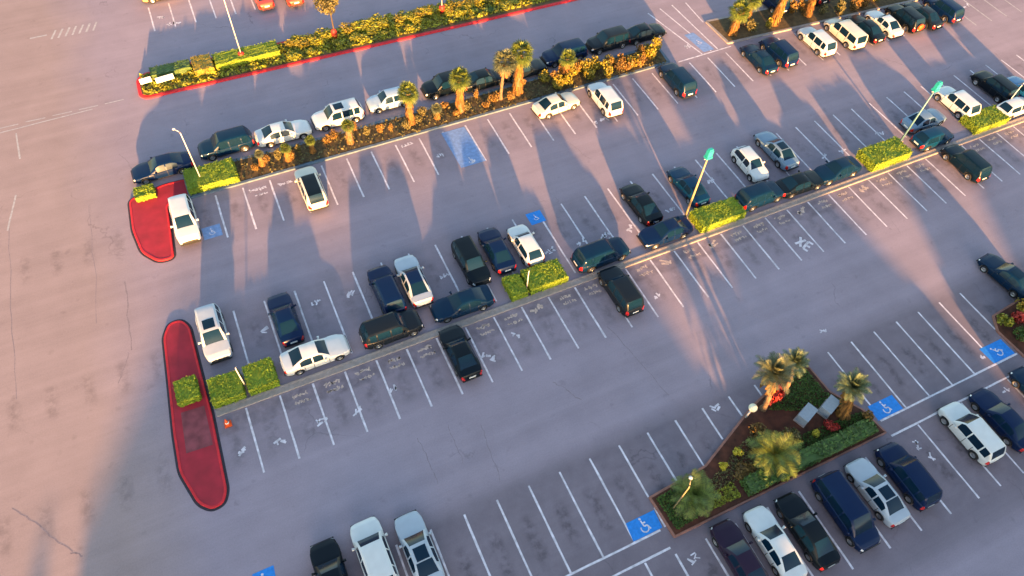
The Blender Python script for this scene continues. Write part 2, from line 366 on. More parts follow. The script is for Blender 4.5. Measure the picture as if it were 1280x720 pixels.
for cx, cy, wd, ht, ang, n, sw in [(2.4,-3.6,.9,.6,.3,2,.12),(5.3,-3.9,.9,.8,.2,2,.13),(8.6,-3.2,.9,.5,.5,2,.12),(-1.0,-3.9,.9,.7,.1,2,.13),(-3.9,-3.6,.7,.6,.2,2,.13),
        (17.0,-3.6,1.3,.7,-.75,3,.14),(20.2,-2.5,.9,.4,-.7,2,.12),(34.0,-4.0,.8,.5,.3,2,.12),
        (5.2,7.6,.9,.5,.35,3,.10),(8.3,7.3,.9,.7,.4,2,.13),(0.4,6.5,.6,1.4,.1,1,.12),(0.0,3.6,.5,1.0,.1,2,.1),(16.8,5.9,1.0,.4,.3,3,.11),(27.2,4.6,1.1,.6,.3,3,.12),(30.5,4.4,1.0,.5,.3,2,.13),
        (33.0,4.3,1.2,.5,.3,3,.13),(33.4,3.7,1.0,.3,.2,3,.1),(35.8,4.1,1.0,.6,.4,2,.14),(40.9,4.6,1.1,.4,.2,3,.12),(47.0,6.4,1.0,.5,.4,3,.12),(60.9,4.6,.9,.4,.4,3,.1),(63.3,4.5,1.0,.7,.3,3,.12),(69.3,5.1,1.1,.8,-.3,3,.13),
        (41.2,18.9,1.1,.6,-.1,3,.14),(40.0,18.8,.5,.6,.2,1,.12),(32.5,-15.6,1.0,.7,.0,2,.16),(46.0,-13.2,.8,.4,-.5,2,.10),(57.6,-21.2,.5,.5,0,1,.1),
        (24.1,-25.0,1.0,.8,.5,2,.09),(21.2,-25.8,.8,.8,.4,1,.09),(46.0,-25.2,.8,.8,.6,2,.09),(46.4,-26.4,.8,.6,.6,1,.09),(57,-24.6,.7,.6,.5,2,.09),(1.0,53.1,1.5,.7,0,3,.14),(-0.1,54.9,.8,.7,0,2,.12),
        (3.8,23.0,1.6,.5,0,6,.1),(6.4,22.8,1.5,.4,0,5,.1),(3.9,22.2,1.4,.25,0,7,.06),(19.6,23.3,1.3,.6,.1,4,.12),(22.3,20.6,.9,.7,.2,3,.12),(25.3,18.5,.9,.6,.1,2,.14),(57.3,26.6,.8,.9,0,2,.15),(98,20,1.4,.7,0,2,.2)]:
    scribble(mbw, cx, cy, wd, ht, ang, n, sw)
def letters(mb, word, x, y, h, ang, sw):
    """block letters of road paint"""
    G = {'X': [((0,0),(1,2)),((0,2),(1,0))], 'B': [((0,0),(0,2)),((0,2),(.8,1.7)),((.8,1.7),(.7,1.05)),((0,1),(.8,1)),((.9,.9),(.85,.2)),((.85,.1),(0,0))], 'E': [((0,0),(0,2)),((0,0),(.9,0)),((0,1),(.8,1)),((0,2),(.9,2))]}
    ca, sa = math.cos(ang), math.sin(ang)
    for i, c in enumerate(word):
        for k, (a, b) in enumerate(G[c]):
            A = ((a[0]+1.5*i)*h/2, a[1]*h/2); B = ((b[0]+1.5*i)*h/2, b[1]*h/2)
            mb.stroke((x+A[0]*ca-A[1]*sa, y+A[0]*sa+A[1]*ca), (x+B[0]*ca-B[1]*sa, y+B[0]*sa+B[1]*ca), sw, Z+0.001*(k % 5))
letters(mbw, 'XE', 50.05, -4.0, 1.15, -1.15, 0.24)
tag(mbw.build('stall_lettering', M_['white_line']), kind='structure')

# ------------------------------------------------------------------ accessible bays
def accessible(poly, label, m='blue_paint', sym=0.55, ang=0.0, off=(0,0)):
    cx = sum(p[0] for p in poly)/4; cy = sum(p[1] for p in poly)/4
    e = MB(); e.v = [(x-cx, y-cy, 0) for x, y in poly]; e.f = [(0,1,2,3)]
    o = e.build('accessible_bay_marking', M_[m]); o.location = (cx, cy, 0.007)
    if o.data.polygons[0].normal.z < 0: o.data.flip_normals()
    tag(o, label, 'road marking', 'blue accessible bay markings')
    s = MB(); ca, sa = math.cos(ang), math.sin(ang)
    def T(p): u, v = p[0]*sym, p[1]*sym; return (u*ca-v*sa+off[0], u*sa+v*ca+off[1])
    arc = [(.55*math.cos(t)-.05, .55*math.sin(t)-.35) for t in np.linspace(R(150), R(370), 12)]
    for i in range(11): s.stroke(T(arc[i]), T(arc[i+1]), .17*sym, 0.004+0.0005*(i % 2))
    for k, (a, b) in enumerate([((-.1,.75),(-.02,-.1)),((-.02,-.1),(.45,-.1)),((.45,-.1),(.7,-.75)),((-.06,.35),(.4,.35))]): s.stroke(T(a), T(b), .2*sym, 0.006+.001*k)
    hd = [T((-.12+.17*math.cos(t), 1.0+.17*math.sin(t))) for t in np.linspace(0, 2*PI, 10)[:-1]]
    i = len(s.v); s.v += [(x, y, .006) for x, y in hd]; s.f.append(tuple(range(i, i+9)))
    s.build('wheelchair_symbol', M_['white_line'], o)
accessible([(20.6,-22.15),(23.15,-22.15),(23.25,-20.75),(20.75,-20.75)], 'bright blue accessible bay marking touching the left corner of the palm island')
accessible([(44.55,-22.15),(47.3,-22.15),(47.3,-20.75),(44.6,-20.75)], 'bright blue accessible bay marking touching the right corner of the palm island')
accessible([(58.1,-22.15),(60.75,-22.15),(60.7,-20.5),(58.0,-20.5)], 'bright blue accessible bay marking beside the red flowered island at the right edge', ang=.6)
accessible([(-5.4,-14.6),(-3.9,-14.6),(-3.8,-12.9),(-5.3,-12.9)], 'blue accessible bay marking cut by the bottom edge near the black car')
accessible([(27.0,8.2),(28.6,8.2),(28.6,9.7),(27.0,9.7)], 'small square light blue bay marking behind the white car beside the third hedge', m='blue_paint', sym=.35)
accessible([(23.6,18.0),(26.4,18.0),(26.3,23.6),(23.6,23.6)], 'large faded pale blue accessible bay filling a stall of the sunlit row', m='pale_blue_paint', sym=.45, off=(0,-2.2))
accessible([(-2.3,18.5),(-0.6,18.5),(-0.6,20.0),(-2.3,20.0)], 'small faded blue bay marking beside the white car next to the red island', m='pale_blue_paint', sym=.4)
accessible([(58.6,24.8),(60.2,24.8),(59.6,28.6),(58.2,28.6)], 'faded grey blue marking beside the orange palm strip', m='pale_blue_paint', sym=.4)

# ------------------------------------------------------------------ kerbed islands
def island(name, poly, label, kerb, top, h=0.15, kw=0.18, outline=True, rr=0.5, z_top=0.0):
    pl = ccw(round_poly(ccw(poly), rr))
    root = empty(name, (pl[0][0]*0+sum(p[0] for p in pl)/len(pl), sum(p[1] for p in pl)/len(pl), 0), 0, label, 'traffic island')
    ox, oy = root.location.x, root.location.y
    lp = [(x-ox, y-oy) for x, y in pl]
    if outline:
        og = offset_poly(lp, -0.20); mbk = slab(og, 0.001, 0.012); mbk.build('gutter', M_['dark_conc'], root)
    mb, inn = kerb_ring(lp, kw, h); mb.build('kerb', M_[kerb], root)
    slab(inn, 0.02, h-0.02+z_top).build('surface', M_[top], root)
    return root, (ox, oy), [(x+ox, y+oy) for x, y in inn]
isl2 = [(-7.55,9.2),(-6.9,10.4),(-5.9,10.4),(-5.35,9.4),(-5.35,4.3),(-5.3,0.7),(-5.55,-6.2),(-6.0,-7.1),(-6.9,-7.2),(-7.7,-6.4),(-8.5,-3.4),(-8.35,0),(-7.9,5)]
r2, o2, in2 = island('red_island', isl2, 'long narrow red painted island with rounded ends at the lower left', 'red_kerb', 'red_top')
mb = slab([(-7.75-o2[0],-2.1-o2[1]),(-5.75-o2[0],-2.2-o2[1]),(-5.7-o2[0],1.4-o2[1]),(-7.5-o2[0],1.5-o2[1])], 0.02, 0.136); mb.build('ramp', M_['grey_conc'], r2)
isl1 = [(-7.9,26.2),(-8.15,22.2),(-7.8,19.2),(-6.6,17.5),(-5.2,17.4),(-4.85,21.5),(-4.65,24.3),(-2.3,24.3),(-2.3,26.9),(-4.5,27.0)]
island('red_island', isl1, 'short wide red painted island beside the white car at upper left', 'red_kerb', 'red_top', rr=0.6)
island('concrete_median', [(-5.0,0.05),(-5.0,0.75),(104,0.75),(104,0.05)], 'long narrow concrete median carrying the four lime hedges', 'concrete', 'concrete', h=0.12, outline=False, rr=0.1)
island('palm_island', PF_, 'wedge shaped planted island with palms and mulch in the foreground', 'red_brown_kerb', 'red_soil', h=0.16, outline=False, rr=0.15, z_top=0.02)
island('flower_island', PR_, 'planted island with red flowers cut off by the right edge', 'red_brown_kerb', 'red_soil', h=0.16, outline=False, rr=0.15, z_top=0.02)
P2 = [(-2.6,24.15),(53.6,24.5),(53.9,28.1),(45,28.1),(10,27.7),(-2.6,28.0)]
island('palm_strip', P2, 'long planted strip of orange palms with a blue grey kerb between two rows of cars', 'blue_kerb', 'soil', h=0.16, kw=.42, outline=False, rr=0.3, z_top=0.02)
P3 = [(62.3,25.0),(95,23.2),(96.5,24.4),(95.5,28.0),(62.2,30.0)]
island('palm_strip', P3, 'planted strip of orange palms at the top right behind the parked cars', 'concrete', 'soil', h=0.16, kw=.35, outline=False, rr=0.3, z_top=0.02)
P1 = [(-4.7,41.2),(-4.0,40.5),(64,39.8),(64,44.9),(-3.6,44.9),(-4.6,44.0)]
island('planted_strip', P1, 'long yellow green planted strip edged with a bright red kerb at the top', 'red_kerb', 'soil', h=0.17, kw=0.35, outline=False, rr=0.5, z_top=0.02)

# ------------------------------------------------------------------ cars
def interp(tab, x):
    for (x0, y0), (x1, y1) in zip(tab, tab[1:]):
        if x <= x1: t = (x-x0)/(x1-x0); t = max(0, min(1, t)); return y0+(y1-y0)*t
    return tab[-1][1]
SPEC = dict(
 sedan=dict(L=4.85, W=1.86, H=1.46, top=[(-.5,.66),(-.492,.86),(-.47,.97),(-.36,1.0),(-.30,.97),(.16,.93),(.22,.93),(.40,.82),(.47,.72),(.492,.62),(.5,.52)],
            cab=(.20,.045,-.19,-.37), wt=.60, R=.33, wf=.315, wr=-.29, bp=(-.065,)),
 suv=dict(L=4.75, W=1.92, H=1.74, top=[(-.5,.72),(-.492,.95),(-.475,1.06),(-.30,1.08),(.18,1.05),(.24,1.04),(.42,.97),(.475,.85),(.493,.70),(.5,.56)],
            cab=(.24,.10,-.40,-.475), wt=.66, R=.36, wf=.31, wr=-.29, bp=(-.05,-.28)),
 van=dict(L=5.1, W=1.98, H=1.78, top=[(-.5,.72),(-.493,.95),(-.48,1.04),(-.30,1.06),(.24,1.03),(.30,1.0),(.43,.88),(.478,.76),(.493,.64),(.5,.52)],
            cab=(.32,.15,-.44,-.485), wt=.72, R=.34, wf=.33, wr=-.29, bp=(.02,-.22)),
 hatch=dict(L=4.25, W=1.8, H=1.5, top=[(-.5,.70),(-.49,.92),(-.47,1.0),(-.30,1.0),(.18,.95),(.24,.94),(.41,.84),(.47,.74),(.492,.62),(.5,.52)],
            cab=(.23,.07,-.34,-.46), wt=.60, R=.32, wf=.31, wr=-.30, bp=(-.06,)),
 pickup=dict(L=5.6, W=1.96, H=1.82, top=[(-.5,.72),(-.495,1.02),(-.48,1.08),(-.12,1.08),(-.10,1.08),(.16,1.07),(.22,1.06),(.42,1.0),(.475,.88),(.493,.72),(.5,.58)],
            cab=(.23,.13,-.07,-.11), wt=.66, R=.39, wf=.33, wr=-.31, bp=(.03,)),
)
def car_parts(kind):
    S = SPEC[kind]; L, W, H = S['L'], S['W'], S['H']; hw = W/2
    xw = [S['wr']*L, S['wf']*L]; Rr = S['R']+0.06
    xs = set(np.round(np.linspace(-.5, .5, 31), 4))
    for x, _ in S['top']: xs.add(x)
    for c in xw:
        for t in np.linspace(0, PI, 11): xs.add(round((c+Rr*math.cos(t))/L, 4))
        xs.add(round((c+Rr*1.02)/L, 4)); xs.add(round((c-Rr*1.02)/L, 4))
    if kind == 'pickup': xs |= {-.472, -.470, -.128, -.126}
    dB = [S['cab'][0]-.035, S['bp'][0], (-.095 if kind == 'pickup' else S['wr']+.09)]
    xs = {x for x in xs if all(abs(x-b) > .006 for b in dB)}
    for b in dB: xs |= {round(b-.0042, 5), round(b+.0042, 5)}
    xs = sorted(xs)
    wtab = [(-.5,.66),(-.49,.80),(-.465,.90),(-.40,.965),(-.2,1),(.25,1),(.38,.97),(.45,.89),(.48,.80),(.495,.66),(.5,.60)]
    def zb(x):
        z = 0.23+0.10*max(0, abs(x/L)-.42)/.08
        for c in xw:
            d = abs(x-c)
            if d < Rr: z = max(z, S['R']*0.98+math.sqrt(max(0, Rr*Rr-d*d)))
        return z
    N = 11; rows = []
    for u in xs:
        x = u*L; w_ = interp(wtab, u)*hw; zt = interp(S['top'], u); b = min(zb(x), zt-.12); hgt = zt-b
        pr = [(0,zt+.03),(.45*w_,zt+.026),(.75*w_,zt+.008),(.90*w_,zt-.025),(.965*w_,b+.88*hgt),(w_,b+.68*hgt),(w_,b+.42*hgt),(.985*w_,b+.14*hgt),(.95*w_,b),(.62*w_,b),(0,b)]
        if kind == 'pickup' and -.4715 < u < -.127: pr[0] = (0,.72); pr[1] = (.45*w_,.72); pr[2] = (.78*w_,.72)
        rows.append([(x, y, z) for y, z in pr])
    full = []
    for r in rows: full.append([(x,-y,z) for x, y, z in r[::-1][:-1]]+r[:]) if False else full.append([(x, y, z) for x, y, z in r]+[(x, -y, z) for x, y, z in r[1:-1][::-1]])
    n = len(full[0]); V = [p for r in full for p in r]
    F = dict(body=[], headlight_a=[], headlight_b=[], taillight_a=[], taillight_b=[], grille=[], bed=[], sill=[], seam_a=[], seam_b=[], fdoor_a=[], fdoor_b=[], rdoor_a=[], rdoor_b=[], bonnet=[], boot=[])
    for i in range(len(full)-1):
        um = (xs[i]+xs[i+1])/2
        for j in range(n):
            q = (i*n+j, i*n+(j+1) % n, (i+1)*n+(j+1) % n, (i+1)*n+j)
            js = j if j < N-1 else n-1-j
            key = 'body'
            side = 'a' if j < N-1 else 'b'
            if um > .452 and um < .496 and js in (3, 4): key = 'headlight_'+side
            elif um < -.462 and um > -.499 and js in (3, 4, 5): key = 'taillight_'+side
            elif um > .492 and js in (4, 5, 6) or um > .496: key = 'grille'
            elif js >= 7: key = 'sill'
            elif kind == 'pickup' and -.4715 < um < -.127 and js in (0, 1): key = 'bed'
            if key == 'body':
                if js in (4, 5, 6) and any(abs(um-b) < .004 for b in dB): key = 'seam_'+side
                elif js in (4, 5, 6) and dB[1] < um < dB[0]: key = 'fdoor_'+side
                elif js in (4, 5, 6) and dB[2] < um < dB[1]: key = 'rdoor_'+side
                elif js in (0, 1, 2) and S['cab'][0] < um < .47: key = 'bonnet'
                elif kind == 'sedan' and js in (0, 1, 2) and -.475 < um < S['cab'][3]: key = 'boot'
            F[key].append(q[::-1])
    F['body'].append(tuple(range(n))[::-1] if False else tuple(range(n)))
    F['grille'].append(tuple((len(full)-1)*n+j for j in range(n))[::-1])
    # cabin
    c0, c1, c2, c3 = [c*L for c in S['cab']]; CV = []; wt = S['wt']*1.0*hw/0.93*1.08
    st = [(c0, 0, 'w'), (c0+(c1-c0)*.35, .38, 'w'), (c0+(c1-c0)*.70, .73, 'w'), (c1, .965, 'w'), (c1-.14, 1.0, 'r')]
    nb = []
    mids = sorted([b*L for b in S['bp']], reverse=True)
    for b in mids: st += [(b+.05, 1.0, 'r'), (b-.05, 1.0, 'p')]
    st += [(c2+.16, .985, 'r'), (c2, .95, 'r'), (c2+(c3-c2)*.35, .70, 'k'), (c2+(c3-c2)*.68, .36, 'k'), (c3, 0, 'k')]
    crown = []
    for x, k, z_ in st:
        belt = interp(S['top'], x/L)-.02; zr = belt+(H-belt)*k; wb = interp(wtab, x/L)*hw*.93; t = wb*.97+(wt-wb*.97)*min(1, k)
        crown.append([(x,0,zr+.035*k),(x,.5*t,zr+.026*k),(x,.80*t,zr+.004*k),(x,t,zr-.06*k),(x,(t*.45+wb*.55),belt+(zr-.06*k-belt)*.48),(x,wb,belt)])
    cn = 11; CV = []
    for r in crown: CV += r+[(x, -y, z) for x, y, z in r[1:][::-1]]
    CF = dict(roof=[], windshield=[], rear_window=[], side_a=[], side_b=[], pillar=[])
    for i in range(len(crown)-1):
        zone = st[i+1][2]; k0, k1 = st[i][1], st[i+1][1]
        for j in range(cn):
            js = j if j < 5 else 10-j
            if j == 5: continue                     # floor
            q = (i*cn+j, i*cn+(j+1) % cn, (i+1)*cn+(j+1) % cn, (i+1)*cn+j)[::-1]
            side = 'side_a' if j < 5 else 'side_b'
            if js <= 1:
                key = 'windshield' if zone == 'w' and i < 3 else ('rear_window' if zone == 'k' else 'roof')
            elif js == 2: key = 'pillar'
            else:
                if zone == 'w': key = side if i == 2 else 'pillar'
                elif zone == 'p': key = 'pillar'
                elif zone == 'k': key = side if (k0 > .9 and (c2-c3) > .5) else 'pillar'
                elif i == 3: key = side
                else: key = side
                if js == 4 and zone == 'w' and i < 2: key = 'pillar'
            CF[key].append(q)
    def sub(V, F):
        used = sorted({i for f in F for i in f}); mp = {u: k for k, u in enumerate(used)}
        return [V[u] for u in used], [tuple(mp[i] for i in f) for f in F]
    out = []
    bv, bf = sub(V, F['body']); pv, pf = sub(CV, CF['pillar'])
    out.append(('body', bv+pv, bf+[tuple(i+len(bv) for i in f) for f in pf], 'PAINT'))
    out.append(('roof', *sub(CV, CF['roof']), 'ROOF'))
    for nm, kk in (('windshield','windshield'),('rear_window','rear_window'),('side_window','side_a'),('side_window','side_b')): out.append((nm, *sub(CV, CF[kk]), 'glass'))
    for kk in ('headlight_a','headlight_b'): out.append(('headlight', *sub(V, F[kk]), 'lamp_glass'))
    for kk in ('taillight_a','taillight_b'): out.append(('taillight', *sub(V, F[kk]), 'tail'))
    out.append(('front_grille', *sub(V, F['grille']), 'grille'))
    for kk in ('fdoor_a','fdoor_b','rdoor_a','rdoor_b'):
        if F[kk]: out.append(('door', *sub(V, F[kk]), 'PAINT'))
    for kk in ('seam_a','seam_b'): out.append(('door_seam', *sub(V, F[kk]), 'grille'))
    out.append(('bonnet', *sub(V, F['bonnet']), 'PAINT'))
    if F['boot']: out.append(('boot_lid', *sub(V, F['boot']), 'PAINT'))
    out.append(('lower_sill', *sub(V, F['sill']), 'grille'))
    if kind == 'pickup': out.append(('truck_bed', *sub(V, F['bed']), 'grille'))
    pl = MB(); pl.box(-L/2-.018, -.26, .62, -L/2+.01, .26, .76); out.append(('licence_plate', pl.v, pl.f, 'plate'))
    for e, nm_ in ((-L/2-.03, 'rear_bumper_trim'), (L/2-.03, 'front_bumper_trim')):
        rb = MB(); rb.box(e, -.66*hw*1.25, .36, e+.06, .66*hw*1.25, .50); out.append((nm_, rb.v, rb.f, 'grille'))
    for s in (1, -1):
        m = MB(); xm = c0-.38; y0 = interp(wtab, xm/L)*hw; zm = interp(S['top'], xm/L)+.02
        pts = [(xm-.05, s*(y0-.06), zm), (xm-.02, s*(y0+.17), zm+.05)]
        m.tube(pts, [.06, .10], 8); out.append(('mirror', m.v, m.f, 'PAINT'))
    wheels = []
    for c in xw:
        for s in (1, -1): wheels.append((c, s*(hw-.14)))
    return dict(parts=out, wheels=wheels, R=S['R'], L=L, S=S)
def wheel_mesh(Rr):
    m = MB(); w_ = .12; prof = [(Rr*.62,-w_),(Rr*.93,-w_),(Rr,-w_*.65),(Rr,w_*.65),(Rr*.93,w_),(Rr*.62,w_),(Rr*.62,-w_)]
    m.lathe(prof, 20); v = [(x, z, y) for x, y, z in m.v]
    r = MB(); r.lathe([(0.0,w_*.72),(Rr*.12,w_*.75),(Rr*.16,w_*.45),(Rr*.64,w_*.72),(Rr*.66,w_*.9)], 20); r.lathe([(0.0,-w_*.72),(Rr*.12,-w_*.75),(Rr*.16,-w_*.45),(Rr*.64,-w_*.72),(Rr*.66,-w_*.9)], 20)
    return mesh('wheel', v, m.f), mesh('rim', [(x, z, y) for x, y, z in r.v], r.f)
PROTO = {}
def proto(kind):
    if kind in PROTO: return PROTO[kind]
    d = car_parts(kind); res = []
    for nm, v, f, m in d['parts']:
        me = mesh(nm, v, f); me.materials.append(M_[m] if m in M_ else M_['grille'])
        bm = bmesh.new(); bm.from_mesh(me); bmesh.ops.recalc_face_normals(bm, faces=bm.faces) if nm in ('body','mirror','front_bumper_trim','rear_bumper_trim','licence_plate') else None
        bm.to_mesh(me); bm.free()
        me.polygons.foreach_set('use_smooth', [nm not in ('licence_plate', 'front_bumper_trim', 'rear_bumper_trim')]*len(me.polygons))
        res.append((nm, me, m))
    wm, rm = wheel_mesh(d['R']); wm.materials.append(M_['tyre']); rm.materials.append(M_['rim'])
    for q in (wm, rm): q.polygons.foreach_set('use_smooth', [True]*len(q.polygons))
    PROTO[kind] = (res, wm, rm, d); return PROTO[kind]
CARS_MADE = {}
def extra_mesh(kind, what):
    key = (kind, what)
    if key in CARS_MADE: return CARS_MADE[key]
    S = SPEC[kind]; L, H = S['L'], S['H']; c = S['cab']; m = MB()
    if what == 'sunroof':
        x1, x2 = c[1]*L-.22, (c[1]*L-.22)-0.85
        n = 5
        for i in range(n+1):
            y = -.42+.84*i/n
            zc = H+.035-.018*(abs(y)/.42)
            m.v += [(x1, y, zc+.012), (x2, y, zc+.012)]
        for i in range(n): q = 2*i; m.f.append((q, q+1, q+3, q+2))
        mm = 'glass'
    elif what == 'roof_rack':
        for s in (-1, 1):
            m.tube([(c[1]*L-.3, s*.62*S['wt']/.6*.9, H+.0), (c[1]*L-.45, s*.62*S['wt']/.6*.9, H+.07), (c[2]*L+.35, s*.62*S['wt']/.6*.9, H+.07), (c[2]*L+.2, s*.62*S['wt']/.6*.9, H)], .022, 6)
        mm = 'rim'
    elif what == 'spare_tyre_cover':
        m.lathe([(0,.14),(.3,.13),(.36,.06),(.36,-.06)], 18); m.v = [(-L/2-.02-z, x, y+1.0) for x, y, z in m.v]; mm = 'orange'
    me = mesh(what, m.v, m.f); me.materials.append(M_[mm])
    if what != 'sunroof': me.polygons.foreach_set('use_smooth', [True]*len(me.polygons))
    CARS_MADE[key] = me; return me
def put(me, nm, parent, m=None, loc=None):
    o = bpy.data.objects.new(nm, me); COL.objects.link(o); o.parent = parent
    if m is not None: o.material_slots[0].link = 'OBJECT'; o.material_slots[0].material = m
    if loc: o.location = loc
    return o
def car(kind, x, y, hd, col, label, cat='car', group=None, roof=None, extra=(), sc=1.1, bits='full'):
    res, wm, rm, d = proto(kind)
    nm = {'sedan':'parked_car','suv':'parked_suv','van':'parked_van','hatch':'parked_hatchback','pickup':'pickup_truck'}[kind]
    root = empty(nm, (x, y, 0.005), R(hd+random.uniform(-1.2, 1.2)), label, cat, group); k_ = sc*1.03; root.scale = (k_*random.uniform(.97, 1.05), k_*random.uniform(.98, 1.03), k_*random.uniform(.97, 1.04))
    for n_, me, m in res:
        if m == 'PAINT': put(me, n_, root, paint(col))
        elif m == 'ROOF': put(me, n_, root, paint(roof or col))
        else: put(me, n_, root)
    for (wx, wy) in d['wheels']:
        wo = put(wm, 'wheel', root, None, (wx, wy, d['R'])); put(rm, 'rim', wo)
    for e in extra:
        o = put(extra_mesh(kind, e), e, root)
    return root
G_F = 'cars in the foreground stalls'; G_M = 'cars in the middle rows'; G_S = 'cars parked lengthwise along the median'; G_U = 'cars in the sunlit upper row'; G_T = 'cars parked lengthwise behind the palm strip'
